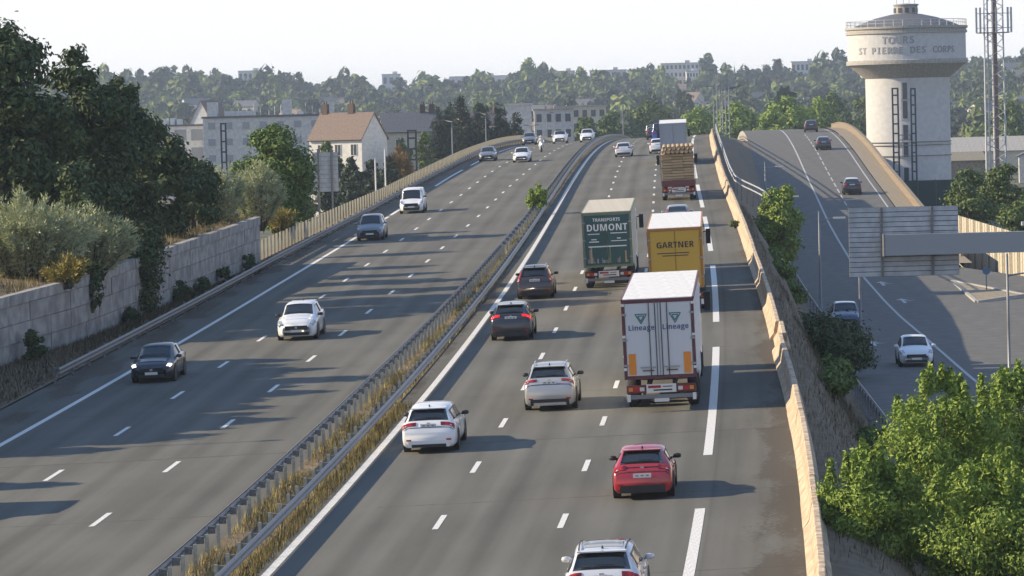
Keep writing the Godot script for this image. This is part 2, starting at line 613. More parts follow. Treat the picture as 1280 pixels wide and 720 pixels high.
# o: kind, size [L, W, H], body material, and what the car carries
func car(called: String, label: String, at: Transform3D, o: Dictionary) -> Node3D:
	var t := thing(called, label, o.get("category", "car"), Vector3.ZERO, 0.0, o.get("group", ""))
	t.transform = at
	var L: float = o.size[0]
	var W: float = o.size[1]
	var H: float = o.size[2]
	var w := W * 0.5
	var sec := car_sections(o.kind, L, W, H)
	var st := st_new()
	st.set_smooth_group(0)
	for i in sec.size() - 1:
		for j in 16:
			quad(st, sec[i][j], sec[i][j + 1], sec[i + 1][j + 1], sec[i + 1][j])
		quad(st, sec[i][16], sec[i][0], sec[i + 1][0], sec[i + 1][16])
	for e in [0, sec.size() - 1]:
		for j in range(0, 8):
			quad(st, sec[e][j], sec[e][j + 1], sec[e][15 - j], sec[e][16 - j])
	part("body", done(st), o.paint, t)
	var rimm: Material = o.get("rim", M.rim)
	var r: float = o.get("wheel", 0.33)
	for sz in [-0.305, 0.285]:
		for sx in [-1.0, 1.0]:
			var ak := "arch%.2f" % r
			if not cache.has(ak):
				var s2 := st_new()
				lathe(s2, [[0.0, -0.1], [r * 1.16, -0.1], [r * 1.16, 0.1], [0.0, 0.1]], 20, Basis(Vector3(0, 0, 1), -PI / 2))
				cache[ak] = done(s2)
			part("wheel_arch", cache[ak], M.trim, t, at3(Vector3(sx * (w - 0.098), r + 0.02, sz * L)))
			wheel(t, Vector3(sx * (w - 0.1), r, sz * L), r, 0.22, rimm, sx)
	var small: bool = o.get("small", false)
	part("windscreen", patch(sec, 4.06, 4.93, 5.75, 10.25), M.glass, t)
	if o.get("rear_glass", true):
		part("rear_window", patch(sec, 7.1, 7.92, 5.8, 10.2), M.glass, t)
	for m in [0, 1]:
		for q in ([[4.35, 5.92], [6.0, 6.96]] if o.kind != "van" else [[4.35, 5.7]]):
			var t0 := 4.14 if m == 0 else 11.1
			part("side_window", patch(sec, q[0], q[1], t0, t0 + 0.76), M.glass, t)
	if o.kind in ["suv", "wagon", "mpv"]:
		for m in [0, 1]:
			var t0 := 4.2 if m == 0 else 11.14
			part("side_window", patch(sec, 7.03, 7.5, t0, t0 + 0.66), M.glass, t)
	# tail: lights, bumper, plate, wiper, spoiler
	var tl: Array = o.get("tail", [8.12, 8.8, 3.3, 6.7])
	for m in [0, 1]:
		var ta: float = tl[2] if m == 0 else 16.0 - tl[3]
		var tb: float = tl[3] if m == 0 else 16.0 - tl[2]
		var lamp := part("tail_light", patch(sec, tl[0], tl[1], ta, tb, 0.02), M.brake if o.get("braking", false) else M.tail, t)
		if not small:
			var tm := (ta + tb) * 0.5
			part("reversing_lens", patch(sec, lerpf(tl[0], tl[1], 0.6), lerpf(tl[0], tl[1], 0.9), tm - 0.5, tm + 0.4, 0.026, 2, 2), M.lens, lamp)
	if o.get("light_bar", false):
		part("light_bar", patch(sec, tl[0] + 0.25, tl[1] - 0.25, tl[3], 16.0 - tl[3], 0.016), M.trim, t)
	part("rear_bumper", box_mesh(Vector3(W * 0.74, 0.22, 0.06), Vector3(0, 0.33, L * 0.5)), o.get("bumper", M.trim), t)
	if not small:
		part("diffuser", box_mesh(Vector3(W * 0.62, 0.1, 0.05), Vector3(0, 0.27, L * 0.5 + 0.02)), M.chrome if o.get("chrome_bumper", false) else M.trim, t)
		part("spoiler", box_mesh(Vector3(W * 0.62, 0.03, 0.26), on(sec, 7.0, 8.0) + Vector3(0, -0.012, 0.05)), o.get("roof", o.paint), t)
		part("rear_wiper", box_mesh(Vector3(0.42, 0.02, 0.02), on(sec, 7.82, 8.0) + Vector3(0.1, 0.05, 0.0)), M.trim, t)
		for sx in [-1.0, 1.0]:
			part("reflector", box_mesh(Vector3(0.16, 0.05, 0.03), Vector3(sx * W * 0.36, 0.46, L * 0.5 + 0.025)), M.tail, t)
		part("badge", box_mesh(Vector3(0.11, 0.08, 0.03), on(sec, 8.45, 8.0) + Vector3(0, 0, 0.01)), M.chrome, t)
		var fin := st_new()
		tube(fin, [on(sec, 6.8, 8.0) + Vector3(0, -0.02, -0.06), on(sec, 6.8, 8.0) + Vector3(0, 0.08, 0.06)], 0.04, 0.01, 5)
		part("aerial", done(fin), M.trim, t)
	var ps: float = o.get("plate_at", 8.75)
	part("number_plate", box_mesh(Vector3(0.52, 0.12, 0.03), on(sec, ps, 8.0) + Vector3(0, 0, 0.02)), M.plate, t)
	if not small:
		for q in [-0.15, 0.0, 0.15]:
			part("plate_print", box_mesh(Vector3(0.085, 0.045, 0.008), on(sec, ps, 8.0) + Vector3(q, 0, 0.036)), M.grey_letter, t)
	# nose: headlights, grille, intake, plate
	var hl: Array = o.get("head", [1.35, 2.75, 3.35, 5.4])
	for m in [0, 1]:
		var ta: float = hl[2] if m == 0 else 16.0 - hl[3]
		var tb: float = hl[3] if m == 0 else 16.0 - hl[2]
		part("headlight", patch(sec, hl[0], hl[1], ta, tb, 0.02), M.head_on if o.get("lit", false) else M.head, t)
		if not small:
			part("fog_light", box_mesh(Vector3(0.1, 0.24, 0.06), Vector3((-1.0 if m == 0 else 1.0) * W * 0.385, H * 0.27, -L * 0.476)), M.trim, t)
	part("grille", box_mesh(Vector3(W * 0.56, H * 0.12, 0.06), Vector3(0, H * 0.36, -L * 0.497)), M.trim, t)
	part("lower_intake", box_mesh(Vector3(W * 0.62, H * 0.09, 0.06), Vector3(0, H * 0.2, -L * 0.499)), M.trim, t)
	part("number_plate", box_mesh(Vector3(0.52, 0.11, 0.03), Vector3(0, H * 0.275, -L * 0.5 - 0.03)), M.plate, t)
	if not small:
		part("bonnet", patch(sec, 2.3, 3.92, 5.9, 10.1, 0.008, 4, 8), o.paint, t)
		part("badge", box_mesh(Vector3(0.12, 0.09, 0.03), Vector3(0, H * 0.375, -L * 0.5 - 0.03)), M.chrome, t)
	if not small:
		for m in [0, 1]:
			var e := 5.28 if m == 0 else 10.66
			part("tailgate_gap", patch(sec, 8.0, 9.3, e, e + 0.06, 0.006, 3, 1), M.trim, t)
			for q in [4.3, 5.93, 6.93]:
				var z := 1.4 if m == 0 else 12.2
				part("door_gap", patch(sec, q, q + 0.035, z, z + 2.4, 0.006, 1, 4), M.trim, t)
		part("bumper_gap", patch(sec, 9.0, 9.12, 3.6, 12.4, 0.006, 1, 8), M.trim, t)
	# mirrors, rails, roof
	for sx in [-1.0, 1.0]:
		var ms := st_new()
		ms.set_smooth_group(0)
		var c := Vector3(sx * (w + 0.07), H * 0.665, on(sec, 4.45, 4.0).z)
		lathe(ms, [[0.0, -0.075], [0.1, -0.06], [0.13, 0.0], [0.1, 0.06], [0.0, 0.075]], 8, Basis(Vector3(1, 0, 0), 0.0).scaled(Vector3(0.95, 1.0, 0.6)), c)
		tube(ms, [c, Vector3(sx * (w - 0.06), H * 0.63, c.z - 0.04)], 0.035, 0.035, 5)
		part("mirror", done(ms), o.get("mirror", o.paint), t)
	if o.get("rails", false):
		for sx in [-1.0, 1.0]:
			var rs := st_new()
			var pts := []
			for q in [5.15, 5.7, 6.2, 6.8]:
				var p := on(sec, q, 5.9)
				pts.append(Vector3(sx * absf(p.x), p.y + 0.055, p.z))
			pts.push_front(pts[0] - Vector3(0, 0.07, 0.1))
			pts.append(pts[-1] - Vector3(0, 0.07, -0.1))
			tube(rs, pts, 0.02, 0.02, 5)
			part("roof_rail", done(rs), o.get("rail_mat", M.chrome), t)
	if o.get("sunroof", false):
		part("sunroof", patch(sec, 5.12, 6.6, 6.35, 9.65, 0.008), M.glass, t)
	if o.has("roof"):
		part("roof", patch(sec, 5.02, 6.98, 5.5, 10.5, 0.008, 6, 8), o.roof, t)
	for m in [0, 1]:
		if not small:
			var t0 := 2.9 if m == 0 else 12.55
			for q in [5.3, 6.4]:
				part("door_handle", patch(sec, q, q + 0.16, t0 + 0.3, t0 + 0.5, 0.03, 2, 2), o.paint, t)
			part("sill", patch(sec, 4.3, 7.2, 0.2 if m == 0 else 14.9, 1.1 if m == 0 else 15.8, 0.012), M.trim, t)
	return t

# ---------------------------------------------------------------- lorries
# origin on the road under the tail; the body runs forwards along -z
func lorry(called: String, label: String, at: Transform3D, o: Dictionary) -> Node3D:
	var t := thing(called, label, "truck")
	t.transform = at
	var W := 2.55
	var top: float = o.get("top", 4.0)
	var L: float = o.get("length", 13.6)
	var floor_y := 1.18
	var hbox := top - floor_y
	if not o.get("flatbed", false):
		part("cargo_body", box_mesh(Vector3(W - 0.06, hbox - 0.03, L - 0.1), Vector3(0, floor_y + hbox * 0.5 - 0.015, -L * 0.5)), o.side, t)
		var rs := st_new()
		for k in 8:
			var z0 := -L * k / 8.0
			box(rs, Vector3(0, top + 0.012, z0 - L / 16.0), Vector3(W - 0.1, 0.03, L / 8.0 - 0.02))
		part("roof", done(rs), o.roof, t)
		for sx in [-1.0, 1.0]:
			part("roof_edge", box_mesh(Vector3(0.07, 0.09, L), Vector3(sx * (W * 0.5 - 0.02), top - 0.02, -L * 0.5)), o.edge, t)
			part("rear_post", box_mesh(Vector3(0.1, hbox, 0.09), Vector3(sx * (W * 0.5 - 0.05), floor_y + hbox * 0.5, 0.0)), o.frame, t)
			part("skirt", box_mesh(Vector3(0.04, 0.62, L * 0.42), Vector3(sx * (W * 0.5 - 0.05), floor_y - 0.36, -L * 0.55)), o.side, t)
		part("rear_header", box_mesh(Vector3(W - 0.2, 0.13, 0.09), Vector3(0, top - 0.065, 0.0)), o.frame, t)
		part("rear_sill", box_mesh(Vector3(W - 0.2, 0.12, 0.09), Vector3(0, floor_y + 0.06, 0.0)), o.frame, t)
		if o.has("doors"):
			var dw := (W - 0.24) * 0.5
			for sx in [-1.0, 1.0]:
				var dp := part("rear_door", box_mesh(Vector3(dw - 0.025, hbox - 0.27, 0.05), Vector3(sx * (dw * 0.5 + 0.006), floor_y + 0.12 + (hbox - 0.25) * 0.5, 0.01)), o.doors, t)
				if o.get("bars", true):
					for q in [0.1, 0.32]:
						var bs := st_new()
						tube(bs, [Vector3(sx * q, floor_y + 0.1, 0.065), Vector3(sx * q, top - 0.1, 0.065)], 0.018, 0.018, 6)
						part("locking_bar", done(bs), o.get("bar_mat", M.steel), dp)
					part("handle", box_mesh(Vector3(0.55, 0.035, 0.05), Vector3(sx * 0.42, floor_y + 0.42, 0.075)), M.steel, dp)
					part("handle", box_mesh(Vector3(0.4, 0.03, 0.05), Vector3(sx * 0.42, floor_y + 0.3, 0.075)), M.trim, dp)
				for y in [0.5, 1.4, 2.3]:
					part("hinge", box_mesh(Vector3(0.16, 0.07, 0.07), Vector3(sx * (W * 0.5 - 0.09), floor_y + y, 0.035)), M.steel, dp)
	else:
		part("deck", box_mesh(Vector3(W, 0.14, L), Vector3(0, floor_y - 0.02, -L * 0.5)), o.side, t)
	for sx in [-1.0, 1.0]:
		part("chassis_rail", box_mesh(Vector3(0.1, 0.3, L - 0.4), Vector3(sx * 0.45, floor_y - 0.28, -L * 0.5)), M.chassis, t)
		for k in 3:
			wheel(t, Vector3(sx * (W * 0.5 - 0.2), 0.5, -2.3 - k * 1.31), 0.5, 0.38, M.rim_white, sx)
		part("mud_flap", box_mesh(Vector3(0.4, 0.5, 0.02), Vector3(sx * (W * 0.5 - 0.22), 0.5, -1.62)), M.trim, t)
		var tl := part("tail_light", box_mesh(Vector3(0.52, 0.16, 0.08), Vector3(sx * (W * 0.5 - 0.38), 0.83, 0.03)), M.tail, t)
		part("lens", box_mesh(Vector3(0.16, 0.13, 0.03), Vector3(sx * (W * 0.5 - 0.6), 0.83, 0.075)), M.lens, tl)
		part("lens", box_mesh(Vector3(0.14, 0.13, 0.03), Vector3(sx * (W * 0.5 - 0.2), 0.83, 0.075)), M.amber, tl)
		part("buffer", box_mesh(Vector3(0.12, 0.24, 0.1), Vector3(sx * (W * 0.5 - 0.12), 0.52, 0.02)), M.plate, t)
	part("light_beam", box_mesh(Vector3(W - 0.1, 0.28, 0.06), Vector3(0, 0.83, -0.04)), o.get("beam", M.frame_red), t)
	part("bumper", box_mesh(Vector3(W - 0.05, 0.14, 0.1), Vector3(0, 0.55, -0.04)), M.bumper_grey, t)
	var pp := part("plate_panel", box_mesh(Vector3(1.05, 0.3, 0.03), Vector3(0, 0.84, 0.02)), M.plate, t)
	for q in [[-0.24, 0.9, 0.45, 0.09, M.tail], [0.22, 0.9, 0.34, 0.03, M.ink], [0.05, 0.78, 0.66, 0.05, M.ink]]:
		part("plate_print", box_mesh(Vector3(q[2], q[3], 0.012), Vector3(q[0], q[1], 0.038)), q[4], pp)
	part("number_plate", box_mesh(Vector3(0.52, 0.12, 0.02), Vector3(0.0, 0.42, 0.02)), M.plate, t)
	part("under_guard", box_mesh(Vector3(0.1, 0.3, 0.08), Vector3(-0.6, 0.62, -0.15)), M.chassis, t)
	part("under_guard", box_mesh(Vector3(0.1, 0.3, 0.08), Vector3(0.6, 0.62, -0.15)), M.chassis, t)
	# tractor
	var zc := -L - 1.9
	var cs := st_new()
	bevel_box(cs, Vector3(0, 2.1, zc), Vector3(2.48, 2.7, 2.2), 0.18)
	part("cab", done(cs), o.get("cab", M.white_paint), t)
	part("cab_roof_fairing", box_mesh(Vector3(2.2, 0.35, 1.5), Vector3(0, 3.6, zc + 0.1)), o.get("cab", M.white_paint), t)
	part("windscreen", box_mesh(Vector3(2.2, 0.9, 0.04), Vector3(0, 2.55, zc - 1.11)), M.glass, t)
	for sx in [-1.0, 1.0]:
		part("mirror", box_mesh(Vector3(0.24, 0.75, 0.16), Vector3(sx * 1.5, 2.6, zc - 0.95)), M.trim, t)
		part("mirror_arm", box_mesh(Vector3(0.3, 0.05, 0.06), Vector3(sx * 1.32, 2.85, zc - 0.95)), M.trim, t)
		part("side_window", box_mesh(Vector3(0.03, 0.7, 0.9), Vector3(sx * 1.243, 2.55, zc - 0.45)), M.glass, t)
		for z in [zc - 0.1, zc + 3.1]:
			wheel(t, Vector3(sx * 1.05, 0.5, z), 0.5, 0.4, M.rim_white, sx)
	part("tractor_chassis", box_mesh(Vector3(1.0, 0.4, 5.0), Vector3(0, 0.8, zc + 1.2)), M.chassis, t)
	return t

func lettering(parent: Node, called: String, s: String, h: float, p: Vector3, m: Material, bold := true) -> MeshInstance3D:
	return part(called, text_mesh(s, h, 0.012, bold), m, parent, at3(p))

# a closed surface round tapered bones [a, b, ra, rb], joined smoothly
func body_mesh(bones: Array, cell: float) -> ArrayMesh:
	var lo := Vector3.INF
	var hi := -Vector3.INF
	for b in bones:
		var r: float = maxf(b[2], b[3]) + cell * 2
		lo = lo.min((b[0] as Vector3).min(b[1]) - Vector3.ONE * r)
		hi = hi.max((b[0] as Vector3).max(b[1]) + Vector3.ONE * r)
	var n := Vector3i(((hi - lo) / cell).ceil()) + Vector3i.ONE
	var f := PackedFloat32Array()
	f.resize(n.x * n.y * n.z)
	for z in n.z:
		for y in n.y:
			for x in n.x:
				var p := lo + Vector3(x, y, z) * cell
				var best := 0.0
				for b in bones:
					var ab: Vector3 = b[1] - b[0]
					var u := clampf((p - b[0]).dot(ab) / maxf(ab.length_squared(), 1e-6), 0.0, 1.0)
					best += exp(-((p - (b[0] + ab * u)).length() - lerpf(b[2], b[3], u)) * 45.0)
				f[(z * n.y + y) * n.x + x] = -log(maxf(best, 1e-30)) / 45.0
	var vid := {}
	var st := st_new()
	st.set_smooth_group(0)
	for z in n.z - 1:
		for y in n.y - 1:
			for x in n.x - 1:
				var acc := Vector3.ZERO
				var cnt := 0
				for e in [[0,0,0,1,0,0],[0,1,0,1,1,0],[0,0,1,1,0,1],[0,1,1,1,1,1],[0,0,0,0,1,0],[1,0,0,1,1,0],[0,0,1,0,1,1],[1,0,1,1,1,1],[0,0,0,0,0,1],[1,0,0,1,0,1],[0,1,0,0,1,1],[1,1,0,1,1,1]]:
					var a := f[((z + e[2]) * n.y + y + e[1]) * n.x + x + e[0]]
					var b := f[((z + e[5]) * n.y + y + e[4]) * n.x + x + e[3]]
					if (a < 0) != (b < 0):
						acc += Vector3(e[0], e[1], e[2]).lerp(Vector3(e[3], e[4], e[5]), a / (a - b))
						cnt += 1
				if cnt > 0:
					vid[Vector3i(x, y, z)] = lo + (Vector3(x, y, z) + acc / cnt) * cell
	for c in vid:
		for ax in 3:
			var d := Vector3i.ZERO
			d[ax] = 1
			var i0: int = (c.z * n.y + c.y) * n.x + c.x
			var c2: Vector3i = c + d
			var i1: int = (c2.z * n.y + c2.y) * n.x + c2.x
			if (f[i0] < 0) == (f[i1] < 0):
				continue
			var u := Vector3i.ZERO
			u[(ax + 1) % 3] = 1
			var w := Vector3i.ZERO
			w[(ax + 2) % 3] = 1
			if vid.has(c - u) and vid.has(c - w) and vid.has(c - u - w):
				if f[i0] < 0:
					quad(st, vid[c], vid[c - w], vid[c - u - w], vid[c - u])
				else:
					quad(st, vid[c], vid[c - u], vid[c - u - w], vid[c - w])
	return done(st)

# ---------------------------------------------------------------- buildings
func gable_house(called: String, label: String, at: Vector3, yaw: float, s: Vector3, roof_h: float, wall: Material, roof: Material, o := {}) -> Node3D:
	# s: length along the ridge, wall height, depth; the ridge runs along x
	var t := thing(called, label, "house", at, yaw, o.get("group", ""))
	var st := st_new()
	box(st, Vector3(0, s.y * 0.5, 0), s)
	for e in [-1.0, 1.0]:
		st.add_vertex(Vector3(e * s.x * 0.5, s.y, -s.z * 0.5)); st.add_vertex(Vector3(e * s.x * 0.5, s.y, s.z * 0.5)); st.add_vertex(Vector3(e * s.x * 0.5, s.y + roof_h, 0))
	part("wall", done(st), wall, t)
	var rs := st_new()
	var ov := 0.35
	for e in [-1.0, 1.0]:
		var run := s.z * 0.5 + ov
		var len := sqrt(run * run + pow(roof_h * run / (s.z * 0.5), 2))
		var ang := atan2(roof_h, s.z * 0.5)
		box(rs, Vector3(0, s.y + roof_h + 0.1 - sin(ang) * len * 0.5, e * cos(ang) * len * 0.5), Vector3(s.x + ov, 0.16, len), Basis(Vector3(1, 0, 0), e * ang))
	var rf := part("roof", done(rs), roof, t)
	for c in o.get("chimneys", [0.3]):
		var ch := part("chimney", box_mesh(Vector3(0.9, 1.9, 0.6), Vector3(s.x * c, s.y + roof_h + 0.45, 0.0)), o.get("chimney_mat", M.brick), rf)
		if not o.get("small", false):
			for q in [-0.2, 0.2]:
				part("chimney_pot", tube_mesh([Vector3(s.x * c + q, s.y + roof_h + 1.3, 0), Vector3(s.x * c + q, s.y + roof_h + 1.85, 0)], 0.13, 0.1, 6), M.brick, ch)
	for w in o.get("windows", []):       # [face x or z, sign, along, y, width, height]
		var wn := window_part(t, w[4], w[5], o.get("small", false))
		if w[0] == "z":
			wn.transform = at3(Vector3(w[2], w[3], w[1] * (s.z * 0.5 + 0.02)), 0.0 if w[1] > 0 else PI)
		else:
			wn.transform = at3(Vector3(w[1] * (s.x * 0.5 + 0.02), w[3], w[2]), PI / 2 if w[1] > 0 else -PI / 2)
	return t

func window_part(parent: Node, w: float, h: float, small := false, frame: Material = null, pane: Material = null) -> MeshInstance3D:
	var o := part("window", box_mesh(Vector3(w + 0.16, h + 0.16, 0.1)), M.white_wall if frame == null else frame, parent)
	part("pane", box_mesh(Vector3(w, h, 0.05), Vector3(0, 0, 0.04)), M.window_dark if pane == null else pane, o)
	if not small:
		part("mullion", box_mesh(Vector3(0.06, h, 0.05), Vector3(0, 0, 0.06)), M.white_wall, o)
	return o

func block(called: String, label: String, at: Vector3, yaw: float, s: Vector3, cols: int, floors: int, wall: Material, o := {}) -> Node3D:
	var t := thing(called, label, "building", at, yaw, o.get("group", ""))
	var st := st_new()
	box(st, Vector3(0, s.y * 0.5, 0), s)
	part("wall", done(st), wall, t)
	var rf := part("roof_slab", box_mesh(Vector3(s.x + 0.5, 0.35, s.z + 0.5), Vector3(0, s.y + 0.175, 0)), o.get("cap", M.concrete), t)
	for q in o.get("penthouse", []):
		part("stair_housing", box_mesh(Vector3(q[1], q[2], minf(s.z * 0.6, 5.0)), Vector3(q[0], s.y + 0.35 + q[2] * 0.5, 0)), wall, rf)
	var w: float = s.x / cols
	var h: float = s.y / floors
	for i in cols:
		for j in floors:
			if o.get("skip", -1) == j:
				continue
			var wn := window_part(t, w * o.get("ww", 0.55), h * o.get("wh", 0.5), o.get("small", true), o.get("frame", wall), o.get("pane", null))
			wn.transform = at3(Vector3(-s.x * 0.5 + w * (i + 0.5), h * (j + 0.52), s.z * 0.5 + 0.02))
	return t

# ---------------------------------------------------------------- street things
func street_lamp(label: String, at: Vector3, h: float, arm: Vector3, drop := 0.6, group := "street lamps of the side road", r := 0.085) -> Node3D:
	var t := thing("street_lamp", label, "lamp", at, 0.0, group)
	part("pole", tube_mesh([Vector3(0, -0.3, 0), Vector3(0, h * 0.5, 0), Vector3(0, h, 0)], r, r * 0.6, 8), M.lamp_grey, t)
	part("base_sleeve", tube_mesh([Vector3(0, -0.3, 0), Vector3(0, 1.0, 0)], r * 1.5, r * 1.45, 8), M.lamp_grey, t)
	var a0 := Vector3(0, h - drop, 0)
	part("arm", tube_mesh([a0, a0 + arm * 0.6 + Vector3(0, 0.12, 0), a0 + arm + Vector3(0, 0.15, 0)], 0.045, 0.04, 6), M.lamp_grey, t)
	var hs := st_new()
	var b := Basis(Vector3(arm.normalized().x, 0, arm.normalized().z), Vector3.UP, Vector3(-arm.normalized().z, 0, arm.normalized().x))
	box(hs, a0 + arm * 1.0 + arm.normalized() * 0.35 + Vector3(0, 0.17, 0), Vector3(0.75, 0.11, 0.3), b)
	part("lamp_head", done(hs), M.lamp_head, t)
	return t

func tall_lamp(label: String, at: Vector3, h: float, arms: Array, group: String) -> Node3D:
	var t := thing("lighting_column", label, "lamp", at, 0.0, group)
	part("pole", tube_mesh([Vector3(0, -2, 0), Vector3(0, h, 0)], 0.09, 0.06, 8), M.lamp_grey, t)
	for a in arms:
		part("arm", tube_mesh([Vector3(0, h - 0.1, 0), Vector3(a, h + 0.1, 0)], 0.05, 0.04, 6), M.lamp_grey, t)
		part("lamp_head", box_mesh(Vector3(0.7, 0.11, 0.3), Vector3(a + signf(a) * 0.3, h + 0.12, 0)), M.lamp_dark, t)
	return t

func ladder_mast(called: String, label: String, at: Vector3, h: float, w: float, group: String) -> Node3D:
	var t := thing(called, label, "mast", at, 0.0, group)
	for sx in [-1.0, 1.0]:
		part("upright", box_mesh(Vector3(0.22, h, 0.3), Vector3(sx * w * 0.5, h * 0.5, 0)), M.mast_blue, t)
	var n := int(h / 1.25)
	for k in n + 1:
		part("rung", box_mesh(Vector3(w - 0.22, 0.2, 0.24), Vector3(0, minf(h - 0.1, 0.3 + k * h / n), 0)), M.mast_blue, t)
	return t

# a W-shaped steel rail on posts; face +1 shows its front to the right
func guard_rail(label: String, t_off, d0: float, d1: float, face: float, step_near: float, spacer := 0.16, h := 0.72, group := "steel crash rails", rail_mat: Material = null) -> Node3D:
	var t := thing("crash_rail", label, "guard rail", Vector3.ZERO, 0.0, group)
	var st := st_new()
	var f := face
	var prof := [[0.0, h], [0.03 * f, h - 0.01], [0.075 * f, h - 0.06], [0.075 * f, h - 0.1], [0.02 * f, h - 0.15], [0.02 * f, h - 0.17], [0.075 * f, h - 0.22], [0.075 * f, h - 0.26], [0.03 * f, h - 0.31], [0.0, h - 0.32], [-0.015 * f, h - 0.31], [0.055 * f, h - 0.25], [0.055 * f, h - 0.23], [0.0, h - 0.17], [0.0, h - 0.15], [0.055 * f, h - 0.09], [0.055 * f, h - 0.07]]
	sweep(st, prof, road_frames(t_off, d0, d1, 3.0))
	part("rail", done(st), rail_mat if rail_mat else M.galv, t)
	var d := d0 + 0.6
	var k := 0
	while d < d1 and k < 240:
		var off: float = tab(t_off, d) if t_off is Array else float(t_off)
		part("post", box_mesh(Vector3(0.1, h + 0.3, 0.06), Vector3(0, (h - 0.34) * 0.5, 0)), rail_mat if rail_mat else M.post, t, at3(rd(off - f * (spacer + 0.1), d)))
		part("spacer", box_mesh(Vector3(spacer, 0.2, 0.1), Vector3(-f * (spacer * 0.5 + 0.02), h - 0.16, 0)), M.galv_dark, t, at3(rd(off, d)))
		d += step_near if d < 230.0 else 4.0
		k += 1
	return t

func sign_back(label: String, at: Vector3, yaw: float, w: float, h: float, cols: Array, rows: int, thick := 0.06) -> Node3D:
	var t := thing("road_sign", label, "road sign", at, yaw)
	var x := -w * 0.5
	var rh := h / rows
	for c in cols:
		for j in rows:
			part("slat", box_mesh(Vector3(c * w - 0.03, rh - 0.025, thick), Vector3(0, 0, 0)), M.sign_back, t, at3(Vector3(x + c * w * 0.5, (j + 0.5) * rh, 0)))
		x += c * w
	part("face", box_mesh(Vector3(w, h, 0.02), Vector3(0, h * 0.5, -thick * 0.5 - 0.015)), M.sign_dark, t)
	x = -w * 0.5
	for i in cols.size() - 1:
		x += cols[i] * w
		part("stiffener", box_mesh(Vector3(0.09, h, 0.1), Vector3(x, h * 0.5, thick * 0.5 + 0.05)), M.galv_dark, t)
	return t

# ---------------------------------------------------------------- the scene
func _ready() -> void:
	rng.seed = 11
	var cam := Camera3D.new()
	cam.fov = 2.0 * rad_to_deg(atan(360.0 / 4800.0))
	cam.near = 1.0
	cam.far = 20000.0
	var pitch := atan(210.0 / 4800.0)
	var roll := deg_to_rad(1.5)
	cam.transform = Transform3D(Basis(Vector3.RIGHT, -pitch) * Basis(Vector3(0, 0, 1), -roll), Vector3(0, 13, 0))
	add_child(cam)
	cam.current = true

	var env := Environment.new()
	env.background_mode = Environment.BG_SKY
	var sky := Sky.new()
	var sm := ProceduralSkyMaterial.new()
	sm.sky_top_color = lin(0.15, 0.26, 0.48)
	sm.sky_horizon_color = lin(0.82, 0.805, 0.785)
	sm.sky_curve = 0.16
	sm.ground_bottom_color = lin(0.12, 0.12, 0.11)
	sm.ground_horizon_color = lin(0.5, 0.53, 0.56)
	sm.sun_angle_max = 12.0
	sky.sky_material = sm
	env.sky = sky
	env.tonemap_mode = Environment.TONE_MAPPER_LINEAR
	env.tonemap_exposure = 1.5
	env.fog_enabled = true
	env.fog_density = 0.00014
	env.fog_light_color = lin(0.5, 0.6, 0.74)
	env.sdfgi_enabled = true
	env.ssao_enabled = true
	env.ssil_enabled = true
	var we := WorldEnvironment.new()
	we.environment = env
	add_child(we)

	var sun := DirectionalLight3D.new()
	var el := deg_to_rad(26.0)
	var back := deg_to_rad(5.0)
	var ray := Vector3(cos(el) * cos(back), -sin(el), cos(el) * sin(back))
	sun.transform = Transform3D(Basis.looking_at(ray, Vector3.UP), Vector3(-100, 80, 0))
	sun.light_energy = 1.6
	sun.light_color = Color(1.0, 0.92, 0.79)
	sun.light_angular_distance = 0.5
	sun.shadow_enabled = true
	add_child(sun)

	make_materials()
	build_ground()
	build_motorway()
	build_side_road()
	build_furniture()
	build_vehicles()
	build_skyline()
	build_plants()

var homes := []

